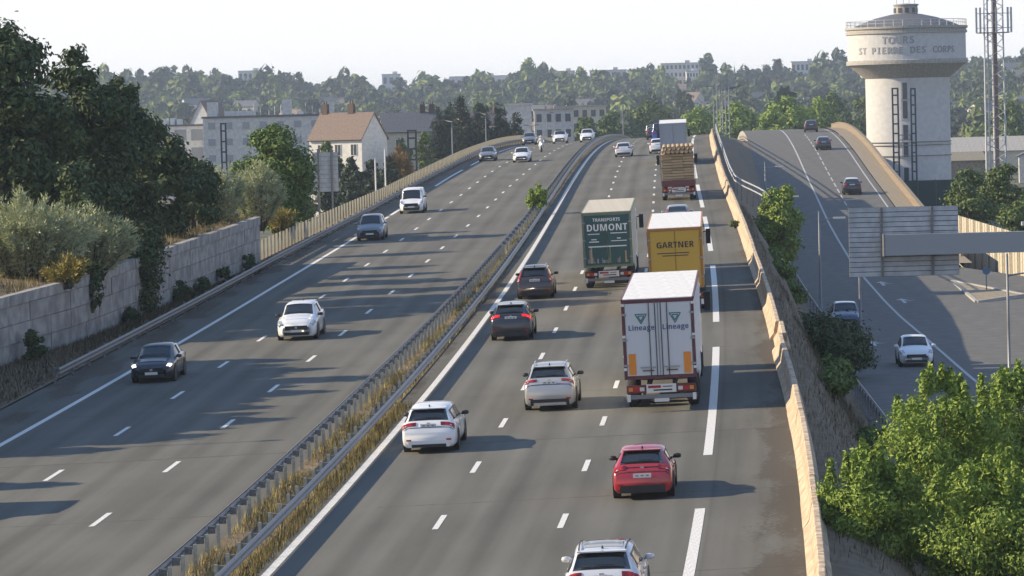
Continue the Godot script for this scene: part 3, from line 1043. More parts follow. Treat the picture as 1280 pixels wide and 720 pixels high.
func make_materials() -> void:
	rough_mat("asphalt_side", lin(0.09, 0.088, 0.081), lin(0.128, 0.125, 0.115), 7.0, 0.02, 5, 0.9, 1.4, 5)
	rough_mat("soil", lin(0.125, 0.092, 0.06), lin(0.205, 0.155, 0.1), 6.0, 0.02, 6, 0.95, 1.6, 7)
	rough_mat("land", lin(0.05, 0.06, 0.03), lin(0.13, 0.12, 0.07), 40.0, 0.02, 6, 0.95, 2.0, 8)
	rough_mat("concrete", lin(0.3, 0.285, 0.255), lin(0.44, 0.42, 0.38), 2.5, 0.02, 6, 0.9, 1.8, 9)
	rough_mat("barrier", lin(0.3, 0.225, 0.15), lin(0.6, 0.475, 0.34), 3.0, 0.02, 6, 0.9, 2.2, 10)
	rough_mat("wall_a", lin(0.2, 0.195, 0.19), lin(0.36, 0.35, 0.33), 7.0, 0.02, 6, 0.92, 1.7, 12)
	rough_mat("wall_b", lin(0.23, 0.225, 0.215), lin(0.4, 0.39, 0.365), 5.0, 0.02, 6, 0.92, 1.7, 13)
	rough_mat("fence_pale", lin(0.4, 0.36, 0.28), lin(0.56, 0.51, 0.41), 1.6, 0.02, 5, 0.9, 1.8, 14)
	rough_mat("fence_dark", lin(0.2, 0.175, 0.13), lin(0.32, 0.285, 0.21), 1.6, 0.02, 5, 0.9, 1.8, 15)
	rough_mat("marking", lin(0.52, 0.51, 0.48), lin(0.78, 0.77, 0.74), 0.7, 0.03, 5, 0.75, 2.6, 16)
	rough_mat("marking_thin", lin(0.3, 0.3, 0.29), lin(0.62, 0.61, 0.58), 0.9, 0.03, 5, 0.8, 2.6, 17)
	rough_mat("footpath", lin(0.2, 0.165, 0.115), lin(0.32, 0.265, 0.19), 3.0, 0.02, 5, 0.95, 1.8, 18)
	rough_mat("tower_white", lin(0.48, 0.48, 0.48), lin(0.57, 0.565, 0.555), 6.0, 0.02, 5, 0.85, 1.6, 19)
	rough_mat("bark", lin(0.05, 0.04, 0.03), lin(0.12, 0.1, 0.075), 0.6, 0.03, 5, 0.95, 2.0, 20)
	rough_mat("tile_red", lin(0.165, 0.12, 0.095), lin(0.255, 0.19, 0.155), 2.5, 0.03, 5, 0.9, 1.8, 21)
	rough_mat("slate", lin(0.07, 0.075, 0.085), lin(0.15, 0.155, 0.17), 2.5, 0.03, 5, 0.7, 1.6, 22)
	rough_mat("galv", lin(0.14, 0.145, 0.155), lin(0.24, 0.245, 0.255), 0.8, 0.03, 4, 0.45, 1.6, 23)
	M.galv.metallic = 0.3
	rough_mat("galv_dark", lin(0.12, 0.12, 0.12), lin(0.22, 0.22, 0.21), 0.8, 0.03, 4, 0.55, 1.6, 24)
	rough_mat("post", lin(0.34, 0.32, 0.25), lin(0.52, 0.49, 0.39), 0.8, 0.03, 4, 0.7, 1.6, 25)
	rough_mat("sign_back", lin(0.34, 0.36, 0.38), lin(0.46, 0.48, 0.5), 3.0, 0.02, 4, 0.5, 1.4, 26)
	rough_mat("white_wall", lin(0.6, 0.59, 0.56), lin(0.74, 0.73, 0.7), 4.0, 0.02, 5, 0.85, 1.6, 27)
	rough_mat("grey_wall", lin(0.48, 0.475, 0.46), lin(0.6, 0.595, 0.575), 4.0, 0.02, 5, 0.85, 1.6, 28)
	rough_mat("cream_wall", lin(0.5, 0.45, 0.36), lin(0.62, 0.57, 0.47), 4.0, 0.02, 5, 0.85, 1.6, 29)
	rough_mat("timber", lin(0.36, 0.25, 0.13), lin(0.58, 0.43, 0.25), 0.5, 0.03, 5, 0.85, 1.8, 30)
	rough_mat("timber_dark", lin(0.26, 0.19, 0.11), lin(0.44, 0.34, 0.2), 0.5, 0.03, 5, 0.85, 1.8, 34)
	rough_mat("parapet_brown", lin(0.17, 0.135, 0.095), lin(0.28, 0.225, 0.165), 2.5, 0.02, 5, 0.92, 1.8, 35)
	mat("shed_dark", lin(0.03, 0.033, 0.038), 0.85)
	rough_mat("trailer_white", lin(0.64, 0.64, 0.64), lin(0.76, 0.76, 0.75), 3.0, 0.02, 5, 0.5, 1.6, 31)
	rough_mat("trailer_roof", lin(0.66, 0.64, 0.6), lin(0.8, 0.79, 0.76), 2.0, 0.02, 5, 0.6, 1.8, 32)
	rough_mat("trailer_cream", lin(0.5, 0.44, 0.33), lin(0.62, 0.55, 0.43), 2.0, 0.02, 5, 0.6, 1.8, 33)
	rough_mat("screen_pale", lin(0.52, 0.49, 0.4), lin(0.64, 0.61, 0.51), 3.0, 0.02, 4, 0.6, 1.4, 36)
	M.screen_pale.backlight_enabled = true
	M.screen_pale.backlight = Color(0.62, 0.59, 0.48)
	mat("brick", lin(0.1, 0.07, 0.06))
	mat("trim", lin(0.02, 0.02, 0.022), 0.6)
	mat("tyre", lin(0.018, 0.018, 0.018), 0.85)
	mat("rim", lin(0.32, 0.33, 0.34), 0.35, 0.7)
	mat("rim_dark", lin(0.06, 0.06, 0.065), 0.4, 0.5)
	mat("rim_white", lin(0.5, 0.5, 0.5), 0.5)
	mat("glass", lin(0.018, 0.022, 0.026), 0.06).metallic_specular = 0.6
	mat("tail", lin(0.36, 0.02, 0.02), 0.25)
	glow_mat("brake", lin(0.5, 0.02, 0.02), Color(1.0, 0.08, 0.06), 0.9)
	mat("lens", lin(0.6, 0.58, 0.56), 0.2)
	mat("amber", lin(0.6, 0.24, 0.03), 0.3)
	mat("head", lin(0.42, 0.45, 0.48), 0.12, 0.3)
	glow_mat("head_on", lin(0.7, 0.7, 0.7), Color(1.0, 0.95, 0.9), 1.4)
	mat("plate", lin(0.66, 0.66, 0.63), 0.5)
	mat("ink", lin(0.03, 0.03, 0.035), 0.7)
	mat("chrome", lin(0.6, 0.6, 0.62), 0.2, 0.9)
	mat("steel", lin(0.32, 0.33, 0.35), 0.4, 0.6)
	mat("chassis", lin(0.035, 0.035, 0.038), 0.7)
	mat("bumper_grey", lin(0.2, 0.2, 0.21), 0.6)
	mat("frame_red", lin(0.14, 0.035, 0.04), 0.5)
	mat("frame_maroon", lin(0.11, 0.03, 0.04), 0.5)
	mat("lamp_grey", lin(0.2, 0.21, 0.22), 0.5, 0.4)
	mat("lamp_head", lin(0.45, 0.47, 0.48), 0.4, 0.2)
	mat("lamp_dark", lin(0.1, 0.105, 0.11), 0.5)
	mat("mast_blue", lin(0.035, 0.045, 0.06), 0.6)
	mat("mast_steel", lin(0.42, 0.43, 0.44), 0.5, 0.3)
	mat("mast_red", lin(0.2, 0.13, 0.115), 0.7)
	mat("sign_dark", lin(0.12, 0.13, 0.14), 0.6)
	mat("beam_grey", lin(0.3, 0.315, 0.33), 0.5, 0.2)
	mat("window_dark", lin(0.05, 0.06, 0.07), 0.15)
	mat("shutter", lin(0.3, 0.31, 0.33), 0.7)
	mat("green_sheet", lin(0.03, 0.055, 0.045), 0.8)
	mat("grey_letter", lin(0.28, 0.28, 0.29), 0.8)
	mat("white_letter", lin(0.75, 0.77, 0.76), 0.6)
	mat("black_letter", lin(0.035, 0.03, 0.03), 0.6)
	mat("blue_letter", lin(0.08, 0.12, 0.24), 0.6)
	mat("teal_letter", lin(0.06, 0.2, 0.22), 0.6)
	mat("tarp_green", lin(0.022, 0.085, 0.085), 0.55)
	mat("tarp_yellow", lin(0.6, 0.36, 0.045), 0.55)
	mat("edge_green", lin(0.16, 0.2, 0.13), 0.6)
	mat("edge_orange", lin(0.42, 0.18, 0.04), 0.6)
	mat("orange_patch", lin(0.7, 0.24, 0.02), 0.5)
	mat("door_grey", lin(0.56, 0.58, 0.6), 0.45)
	mat("grey_side", lin(0.3, 0.33, 0.37), 0.5)
	mat("sign_blue", lin(0.06, 0.14, 0.24), 0.5)
	mat("suit_white", lin(0.62, 0.62, 0.6), 0.8)
	mat("suit_dark", lin(0.03, 0.03, 0.035), 0.7)
	paint("white_paint", lin(0.74, 0.75, 0.76))
	paint("pearl_paint", lin(0.62, 0.63, 0.65), 0.1)
	paint("silver_paint", lin(0.42, 0.42, 0.42), 0.35)
	paint("red_paint", lin(0.36, 0.02, 0.03), 0.1)
	paint("black_paint", lin(0.02, 0.022, 0.028), 0.1)
	paint("dark_paint", lin(0.035, 0.037, 0.045), 0.2)
	paint("brown_paint", lin(0.055, 0.048, 0.05), 0.25)
	paint("grey_paint", lin(0.2, 0.21, 0.23), 0.3)
	paint("blue_paint", lin(0.05, 0.065, 0.11), 0.3)
	paint("blue_truck", lin(0.02, 0.06, 0.3), 0.0)
	leaf_mat("leaf", Color(0.1, 0.14, 0.03))
	leaf_mat("leaf_lime", Color(0.34, 0.44, 0.07))
	leaf_mat("leaf_pale", Color(0.55, 0.57, 0.36))
	leaf_mat("leaf_far", Color(0.14, 0.19, 0.05))
	leaf_mat("straw", Color(0.2, 0.16, 0.06))
	M.asphalt = road_material("asphalt", 21, [-1.85, 1.75, 5.4])
	M.asphalt_in = road_material("asphalt_in", 22, [-8.0, -12.1, -15.7])

# asphalt with its aggregate, old patches, polished wheel tracks and drips between them; u runs across (24 m), v along (64 m)
func road_material(key: String, seed_: int, lanes: Array) -> StandardMaterial3D:
	var w := 384
	var h := 1024
	var n := FastNoiseLite.new()
	n.seed = seed_
	n.frequency = 0.012
	n.fractal_octaves = 4
	var fine := FastNoiseLite.new()
	fine.seed = seed_ + 1
	fine.frequency = 0.35
	var long := FastNoiseLite.new()
	long.seed = seed_ + 2
	long.frequency = 0.05
	var data := PackedByteArray()
	data.resize(w * h * 3)
	var track := PackedFloat32Array()
	track.resize(w)
	var edge := PackedFloat32Array()
	edge.resize(w)
	for x in w:
		var m := x * 24.0 / w - 21.0
		if key == "asphalt":
			m = x * 24.0 / w - 6.0
		var v := 0.0
		for l in lanes:
			for e in [-0.75, 0.75]:
				v += 0.13 * exp(-pow((m - l - e) / 0.34, 2))
			v -= 0.12 * exp(-pow((m - l) / 0.3, 2))
		if key == "asphalt":
			v -= 0.1 * exp(-pow((m - 9.0) / 0.12, 2)) + (0.05 if m > 7.6 else 0.0) + 0.12 * exp(-pow((m - 7.62) / 0.05, 2))
		track[x] = v
		var mb := m if key == "asphalt" else 0.0
		edge[x] = clampf((mb - 8.3) / 1.1, 0.0, 0.9) + clampf((-3.95 - mb) / 0.3, 0.0, 0.8) if key == "asphalt" else clampf((-17.9 - m) / 1.2, 0.0, 0.8)
	for y in h:
		for x in w:
			var m := float(x)
			var v := 1.0 + n.get_noise_2d(m, y * 0.35) * 0.2 + fine.get_noise_2d(m, y) * 0.07 + long.get_noise_2d(m * 1.6, y * 0.03) * 0.17 + track[x]
			var i := (y * w + x) * 3
			var c := lin(0.132 * v, 0.129 * v, 0.114 * v)
			var grit := n.get_noise_2d(m * 2.5 + 500.0, y * 0.5) + fine.get_noise_2d(m + 90.0, y) * 0.5
			if edge[x] > 0.0 and grit + edge[x] > 0.75:
				c = c.lerp(lin(0.075, 0.06, 0.045), 0.55)
			var seam: int = (y * 7 + int(20.0 * n.get_noise_2d(m * 0.6, 3.0))) % 1790
			if seam < 9 and x > 60 and x < 330:
				c = c.lerp(lin(0.055, 0.053, 0.05), 0.5)
			data[i] = int(clampf(c.r, 0, 1) * 255.0)
			data[i + 1] = int(clampf(c.g, 0, 1) * 255.0)
			data[i + 2] = int(clampf(c.b, 0, 1) * 255.0)
	var mm := mat(key, Color.WHITE, 0.9)
	mm.metallic_specular = 0.22
	mm.albedo_texture = ImageTexture.create_from_image(Image.create_from_data(w, h, false, Image.FORMAT_RGB8, data))
	return mm

func ribbon(t0, t1, d0: float, d1: float, step: float, h: float, uv_from := 0.0, side := false) -> ArrayMesh:
	var st := st_new()
	var n := maxi(1, int(ceil((d1 - d0) / step)))
	var lat := 4
	var prev := []
	for i in n + 1:
		var d := lerpf(d0, d1, float(i) / n)
		var a: float = tab(t0, d) if t0 is Array else float(t0)
		var b: float = tab(t1, d) if t1 is Array else float(t1)
		var row := []
		for k in lat + 1:
			var off := lerpf(a, b, float(k) / lat)
			row.append([rr(off, d, h) if side else rd(off, d, h), Vector2((off - uv_from) / 24.0, d / 64.0)])
		if i > 0:
			for k in lat:
				for q in [prev[k], prev[k + 1], row[k + 1], prev[k], row[k + 1], row[k]]:
					st.set_uv(q[1])
					st.add_vertex(q[0])
		prev = row
	return done(st)

func skirt(t, d0: float, d1: float, h: float, y0: float, side := false) -> ArrayMesh:
	var st := st_new()
	var n := int(ceil((d1 - d0) / 6.0))
	for i in n:
		var a := lerpf(d0, d1, float(i) / n)
		var b := lerpf(d0, d1, float(i + 1) / n)
		var p: Vector3 = rr(tab(t, a), a, h) if side else rd(tab(t, a), a, h)
		var q: Vector3 = rr(tab(t, b), b, h) if side else rd(tab(t, b), b, h)
		quad(st, p, q, Vector3(q.x, y0, q.z), Vector3(p.x, y0, p.z))
	return done(st)

func shifted(t: Array, by: float) -> Array:
	var o := []
	for q in t:
		o.append([q[0], q[1] + by])
	return o

func dash(parent: Node, called: String, t, d0: float, d1: float, w: float, m: Material, side := false) -> void:
	var st := st_new()
	var n := maxi(1, int(ceil((d1 - d0) / 4.0)))
	var prev := []
	for i in n + 1:
		var d := lerpf(d0, d1, float(i) / n)
		var off: float = tab(t, d) if t is Array else float(t)
		var row := [rr(off - w * 0.5, d, 0.02), rr(off + w * 0.5, d, 0.02)] if side else [rd(off - w * 0.5, d, 0.008), rd(off + w * 0.5, d, 0.008)]
		if i > 0:
			quad(st, prev[0], prev[1], row[1], row[0])
		prev = row
	part(called, done(st), m, parent)

func hill(x: float, d: float) -> float:
	var u := smoothstep(1250.0, 2500.0, d + x * 0.25)
	return u * (22.5 + 6.5 * smoothstep(-60.0, -220.0, x) + 4.0 * smoothstep(90.0, 320.0, x) + 2.0 * sin(x * 0.027 + 0.6) + 1.5 * sin(d * 0.006)) + smoothstep(2500.0, 5000.0, d) * 6.0

func build_ground() -> void:
	var st := st_new()
	st.set_smooth_group(0)
	var ds := [-400.0, 0.0, 60.0, 400.0, 800.0, 1200.0]
	for i in 26:
		ds.append(1250.0 + i * 60.0)
	ds.append_array([3200.0, 4000.0, 6000.0, 12000.0])
	var xs := [-9000.0, -3000.0, -1500.0, -900.0]
	for i in 29:
		xs.append(-700.0 + i * 50.0)
	xs.append_array([900.0, 1500.0, 3000.0, 9000.0])
	for i in ds.size() - 1:
		for j in xs.size() - 1:
			var p := []
			for q in [[i, j], [i, j + 1], [i + 1, j + 1], [i + 1, j]]:
				p.append(Vector3(xs[q[1]], hill(xs[q[1]], ds[q[0]]) - 0.06, -ds[q[0]]))
			quad(st, p[0], p[1], p[2], p[3])
	struct("ground", done(st), M.land)

func build_motorway() -> void:
	var right := struct("carriageway", ribbon(-4.45, shifted(T_BAR, 0.3), 70, 760, 4.0, 0.0, -6.0), M.asphalt)
	var left := struct("carriageway", ribbon(shifted(T_GL, -0.5), shifted(T_RL, 0.1), 70, 760, 4.0, 0.0, -21.0), M.asphalt_in)
	struct("median_strip", ribbon(shifted(T_RL, 0.1), -4.45, 70, 760, 4.0, 0.03), M.soil)
	struct("verge", ribbon(shifted(T_WALL, -0.4), shifted(T_GL, -0.5), 70, 234, 4.0, 0.05), M.soil)
	struct("verge", ribbon(shifted(T_FEN, -0.6), shifted(T_GL, -0.5), 234, 760, 4.0, 0.05), M.soil)
	struct("bridge_side", skirt(shifted(T_FEN, -0.6), 234, 760, 0.05, -0.5), M.concrete)
	struct("bridge_side", skirt(shifted(T_BAR, 0.3), 330, 760, 0.0, -0.5), M.concrete)
	# markings: 3 m dashes every 13 m, edge lines
	for k in range(-2, 34):
		var d := 108.0 + 13.0 * k
		dash(right, "lane_dash", 0.0, d - 1.5, d + 1.5, 0.17, M.marking)
		dash(right, "lane_dash", 3.55, d - 2.6, d + 0.4, 0.17, M.marking)
		var e := 112.6 + 13.02 * k
		dash(left, "lane_dash", T_M2, e - 1.5, e + 1.5, 0.17, M.marking)
		dash(left, "lane_dash", T_M1, e - 0.7 - 1.5, e - 0.7 + 1.5, 0.17, M.marking)
	dash(right, "edge_line", -3.7, 72, 640, 0.24, M.marking)
	for k in range(-1, 11):
		var d0 := 121.0 + 52.0 * k
		dash(right, "edge_line", T_L3, d0, d0 + 39.0, 0.29, M.marking)
	dash(left, "edge_line", T_M0, 72, 288, 0.24, M.marking)
	for k in range(0, 7):
		var d0 := 290.0 + 52.0 * k
		dash(left, "edge_line", T_M0, d0, d0 + 39.0, 0.26, M.marking)
	# dry grass in the median and along the verges
	var gr := struct_stuff("median_grass", blades(52000, func(g):
		var d: float = 72.0 + 330.0 * pow(g.randf(), 1.5)
		var a: float = tab(T_RL, d)
		var tall: float = (0.66 if d < 150.0 else 0.5) * (0.55 + 0.45 * sin(d * 0.55) * sin(d * 0.21 + 1.0))
		return [rd(lerpf(a + 0.15, -4.45, g.randf()), d, 0.02), tall * g.randf_range(0.35, 1.0)], Color(0.29, 0.25, 0.085), Color(0.57, 0.48, 0.2), 0.0075, 41), M.straw)
	var g4 := struct_stuff("terrace_grass", blades(22000, func(g):
		var d: float = 165.0 + 68.0 * g.randf()
		var p := rd(tab(T_WALL, d) - 0.3, d, 2.9)
		return [p + Vector3(-7.0 * g.randf(), 0.05, 0), g.randf_range(0.1, 0.55)], Color(0.12, 0.12, 0.05), Color(0.34, 0.28, 0.14), 0.014, 45), M.straw)
	g4.set_meta("label", "dry grass on the raised land behind the block wall")
	gr.set_meta("label", "tall dry straw coloured grass between the two median rails")
	var g2 := struct_stuff("median_weeds", blades(10000, func(g):
		var d: float = 72.0 + 70.0 * g.randf()
		return [rd(-4.1 - 0.45 * g.randf() + 0.25 * g.randf(), d, 0.0), g.randf_range(0.08, 0.32)], Color(0.12, 0.11, 0.035), Color(0.34, 0.28, 0.12), 0.008, 42), M.straw)
	g2.set_meta("label", "low green and straw weeds along the white line by the median rail")
	var g3 := struct_stuff("verge_grass", blades(30000, func(g):
		var d: float = 130.0 + 110.0 * g.randf()
		return [rd(lerpf(tab(T_WALL, d) + 0.1, tab(T_GL, d) - 0.6, g.randf()), d, 0.04), g.randf_range(0.06, 0.3)], Color(0.1, 0.085, 0.04), Color(0.24, 0.19, 0.09), 0.012, 43), M.straw)
	g3.set_meta("label", "brown dead grass at the foot of the block wall")

func struct_stuff(called: String, mesh: Mesh, m: Material) -> MeshInstance3D:
	var o := part(numbered(called), mesh, m, self)
	o.set_meta("kind", "stuff")
	o.set_meta("category", "grass")
	return o

func build_side_road() -> void:
	var left_edge := [[40, -8.0], [160, -6.4], [175, -6.2], [233, -5.4], [283, -5.2], [900, -5.4]]
	var right_edge := [[40, 30.0], [250, 22.0], [275, 12.0], [292, 6.9], [900, 6.6]]
	var road := struct("side_road", ribbon(left_edge, right_edge, 60, 760, 5.0, 0.0, 0.0, true), M.asphalt_side)
	struct("footpath", ribbon(shifted(right_edge, 0.0), 8.9, 292, 760, 5.0, 0.12, 0.0, true), M.footpath)
	struct("bridge_side", skirt([[40, 8.9], [900, 8.9]], 300, 760, 0.1, -0.5, true), M.concrete)
	struct("bridge_side", skirt(left_edge, 260, 760, 0.0, -0.5, true), M.concrete)
	# slope between the motorway and the side road
	var st := st_new()
	st.set_smooth_group(0)
	var prev := []
	for i in 62:
		var d := 60.0 + i * 7.0
		var a := rd(tab(T_BAR, d) + 0.55, d, 0.1)
		var b := rr(tab(left_edge, d), d, 0.03)
		var row := []
		for k in 6:
			var u := k / 5.0
			var p := a.lerp(b, u)
			p.y = lerpf(a.y, b.y, smoothstep(0.08, 0.95, u)) + (0.12 * sin(d * 0.7 + k * 2.0) if k > 0 and k < 5 else 0.0)
			row.append(p)
		if i > 0:
			for k in 5:
				quad(st, prev[k], prev[k + 1], row[k + 1], row[k])
		prev = row
	struct("embankment", done(st), M.soil)
	dash(road, "centre_line", 0.0, 70, 560, 0.17, M.marking_thin, true)
	for k in 20:
		dash(road, "lane_dash", 2.45, 330.0 + k * 9.0, 336.0 + k * 9.0, 0.14, M.marking_thin, true)
	dash(road, "edge_line", 6.2, 300, 560, 0.15, M.marking_thin, true)
	for q in [[0.9, 273.0], [1.2, 255.5], [-3.2, 214.0]]:      # painted turn arrows
		var a := st_new()
		var yv := 0.024
		var o: Array = []
		for p in [[-0.12, -2.4], [0.12, -2.4], [0.12, 0.6], [-0.12, 0.6]]:
			o.append(rr(q[0] + p[0], q[1] + p[1], yv))
		quad(a, o[0], o[1], o[2], o[3])
		for tri in [[[-0.45, 0.6], [0.45, 0.6], [0.0, 2.0]], [[0.12, -0.6], [0.9, 0.2], [0.12, -0.1]]]:
			for p in tri:
				a.add_vertex(rr(q[0] + p[0], q[1] + p[1], yv))
		part("turn_arrow", done(a), M.marking_thin, road)
	# triangular traffic island with kerb
	var tri := [Vector3(31.4, 0.55, -274), Vector3(30.5, 0.12, -252), Vector3(34.2, 0.3, -256)]
	var isl := thing("traffic_island", "low kerbed triangular island at the side road junction", "traffic island")
	var ks := st_new()
	for i in 3:
		var a: Vector3 = tri[i]
		var b: Vector3 = tri[(i + 1) % 3]
		var dir := (b - a).normalized()
		var bs := Basis(dir, Vector3.UP, dir.cross(Vector3.UP))
		box(ks, (a + b) * 0.5 + Vector3(0, 0.08, 0), Vector3((b - a).length(), 0.3, 0.25), bs.orthonormalized())
	part("kerb", done(ks), M.concrete, isl)
	var fs := st_new()
	for p in tri:
		fs.add_vertex(p + Vector3(0, 0.17, 0))
	part("infill", done(fs), M.footpath, isl)
	var kl := thing("direction_post", "small blue keep right sign on the triangular island", "road sign", Vector3(32.4, 0.5, -262))
	part("post", tube_mesh([Vector3(0, -0.2, 0), Vector3(0, 1.5, 0)], 0.04, 0.04, 6), M.galv_dark, kl)
	var ds := st_new()
	lathe(ds, [[0.0, -0.02], [0.26, -0.02], [0.26, 0.02], [0.0, 0.02]], 16, Basis(Vector3.RIGHT, PI / 2), Vector3(0, 1.35, 0.06))
	part("disc", done(ds), M.sign_blue, kl)
	# parapet on the right of the ramp, and the footpath kerb
	var par := thing("ramp_parapet", "tan concrete parapet curving up along the side road ramp", "parapet")
	for k in 36:
		var d := 300.0 + k * 8.0
		var s2 := st_new()
		var fr := []
		for e in 3:
			fr.append([rr(8.75, d + e * 3.97, 0.0), Vector3.RIGHT, Vector3.UP])
		sweep(s2, [[-0.16, 0.0], [-0.12, 0.8], [-0.18, 0.82], [-0.18, 0.92], [0.18, 0.92], [0.18, 0.82], [0.14, 0.8], [0.16, -0.4]], fr)
		part("parapet_segment", done(s2), M.parapet_brown, par)
	# hoarding at the foot of the tower, seen over the parapet
	var gf := thing("green_hoarding", "dark green sheet hoarding at the foot of the water tower", "hoarding", Vector3(58.0, 0, -500))
	for k in 6:
		part("panel", box_mesh(Vector3(2.3, 3.75, 0.06), Vector3(-6.0 + k * 2.36, 1.87, 0)), M.green_sheet, gf)
	for k in 7:
		part("post", box_mesh(Vector3(0.1, 3.9, 0.12), Vector3(-7.2 + k * 2.36, 1.95, -0.1)), M.galv_dark, gf)
	# board fence right of the junction
	var a := Vector3(37.0, 0, -326)
	var b := Vector3(39.6, 0, -262)
	var bf := thing("board_fence", "pale upright board fence below the dark trees by the junction", "fence", a)
	var n := 56
	for k in n:
		var p := (b - a) * (float(k) / n)
		var hh := 4.25 - 1.5 * float(k) / n
		part("board", box_mesh(Vector3(0.06, hh, 0.98), Vector3(0, hh * 0.5, 0)), M.fence_pale if k % 3 != 1 else M.fence_dark, bf, at3(p, atan2((b - a).x, (b - a).z)))
	for q in [[39.8, -283.0, "white_paint", "white estate car parked behind the board fence"], [42.0, -297.0, "blue_paint", "pale blue car parked behind the board fence under trees"]]:
		pass

func build_furniture() -> void:
	# concrete barrier on the right, cast in lengths that stand slightly out of line
	var br := thing("concrete_barrier", "long tan concrete safety barrier along the hard shoulder", "barrier")
	var d := 72.0
	var k := 0
	while d < 640.0:
		var jig := rng.randf_range(-0.012, 0.012)
		var hh := 0.8 + rng.randf_range(-0.012, 0.012)
		if d > 150.0 and d < 158.0:
			jig += 0.16
		var fr := []
		for e in 3:
			var dd := d + e * 2.995
			fr.append([rd(tab(T_BAR, dd) + jig, dd), Vector3(1, SUPER, 0), Vector3.UP])
		var st := st_new()
		sweep(st, [[0.0, -0.2], [0.0, 0.08], [0.16, 0.3], [0.24, hh - 0.03], [0.27, hh], [0.41, hh], [0.44, hh - 0.03], [0.5, 0.3], [0.62, 0.08], [0.62, -0.6]], fr)
		part("barrier_segment", done(st), M.barrier, br)
		d += 6.0
		k += 1
	# rails
	guard_rail("steel crash rail on the inbound side of the grassy median", shifted(T_RL, 0.0), 72, 640, -1.0, 2.0, 0.2)
	guard_rail("steel crash rail on the outbound side of the grassy median", -4.3, 72, 640, 1.0, 2.0, 0.2)
	guard_rail("steel crash rail below the block wall and the parapet", T_GL, 158, 640, 1.0, 4.0, 0.16, 0.72, "steel crash rails", M.galv_dark)
	# tubular hand rails on the outbound parapet
	var hr := thing("tube_railing", "bright double tube railing outside the concrete barrier on the bridge", "railing")
	for h in [0.95, 1.35]:
		var pts := []
		for i in 60:
			var dd := 262.0 + i * 6.0
			var flare := 1.6 * (1.0 - smoothstep(262.0, 300.0, dd))
			pts.append(rd(tab(T_BAR, dd) + 0.85 + flare, dd, h))
		part("tube", tube_mesh(pts, 0.06, 0.06, 6), M.mast_steel, hr)
	for i in 72:
		var dd := 264.0 + i * 5.0
		var flare := 1.6 * (1.0 - smoothstep(262.0, 300.0, dd))
		part("post", box_mesh(Vector3(0.08, 1.6, 0.08), Vector3(0, 0.55, 0)), M.galv_dark, hr, at3(rd(tab(T_BAR, dd) + 0.85 + flare, dd)))
	# rail between the slope and the side road
	var sr := thing("crash_rail", "short steel crash rail at the foot of the bare slope", "guard rail", Vector3.ZERO, 0.0, "")
	var st := st_new()
	for seg in [[148.0, 176.0], [226.0, 290.0]]:
		var fr := []
		for i in 14:
			var dd := lerpf(seg[0], seg[1], i / 13.0)
			fr.append([rr(-6.0 if dd < 200.0 else -5.1, dd), Vector3.RIGHT, Vector3.UP])
		sweep(st, [[0.0, 0.72], [0.07, 0.66], [0.07, 0.62], [0.02, 0.56], [0.07, 0.5], [0.07, 0.46], [0.0, 0.4], [-0.02, 0.42], [0.04, 0.5], [-0.01, 0.56], [0.04, 0.64]], fr)
	part("rail", done(st), M.mast_steel, sr)
	for seg in [[148.0, 176.0], [226.0, 290.0]]:
		for i in 14:
			var dd := lerpf(seg[0] + 0.5, seg[1] - 0.5, i / 13.0)
			part("post", box_mesh(Vector3(0.08, 1.0, 0.08), Vector3(-0.08, 0.2, 0)), M.galv_dark, sr, at3(rr(-6.0 if dd < 200.0 else -5.1, dd)))
	# block wall on the left, three courses of big blocks with a coping
	var wl := thing("block_wall", "weathered grey retaining wall of large concrete blocks overhung by shrubs", "wall")
	var dd := 92.0
	var bd := rng
	while dd < 231.0:
		var p := rd(tab(T_WALL, dd), dd)
		var q := rd(tab(T_WALL, dd + 3.0), dd + 3.0)
		var dir := (q - p)
		var hyp := dir.length()
		var bs := Basis(dir.normalized(), Vector3.UP, dir.normalized().cross(Vector3.UP)).orthonormalized()
		var lv := 0.0
		for c in 4:
			var ch: float = [0.95, 0.85, 0.85, 0.5][c]
			var proud := bd.randf_range(-0.03, 0.03) + (0.05 if c == 3 else 0.0)
			part("block" if c < 3 else "coping", box_mesh(Vector3(1, 1, 1)), M.wall_a if bd.randf() < 0.5 else M.wall_b, wl,
				Transform3D(bs.scaled_local(Vector3(hyp - 0.03, ch - 0.025, 0.4)), (p + q) * 0.5 + Vector3(0, lv + ch * 0.5 - 0.1, 0) + bs.z * proud))
			lv += ch
		dd += 3.0
	# raised land behind the wall
	var ts := st_new()
	ts.set_smooth_group(0)
	var prev := []
	for i in 36:
		var e := 90.0 + i * 4.0
		var p := rd(tab(T_WALL, e) - 0.05, e, 2.95)
		var row := [p, p + Vector3(-6, 0.3, 0), p + Vector3(-40, 0.2, 0), p + Vector3(-60, -8, 0)]
		if i > 0:
			for j in 3:
				quad(ts, prev[j], prev[j + 1], row[j + 1], row[j])
		prev = row
	var last: Array = prev
	quad(ts, last[0], last[1], last[1] + Vector3(4, -8, -14), last[0] + Vector3(1, -8, -14))
	quad(ts, last[1], last[2], last[2] + Vector3(0, -8, -14), last[1] + Vector3(4, -8, -14))
	struct("terrace", done(ts), M.soil)
	# parapet of pale panels on the left of the bridge
	var pf := thing("panel_parapet", "parapet of pale translucent panels and dark posts along the inbound carriageway", "parapet")
	dd = 234.0
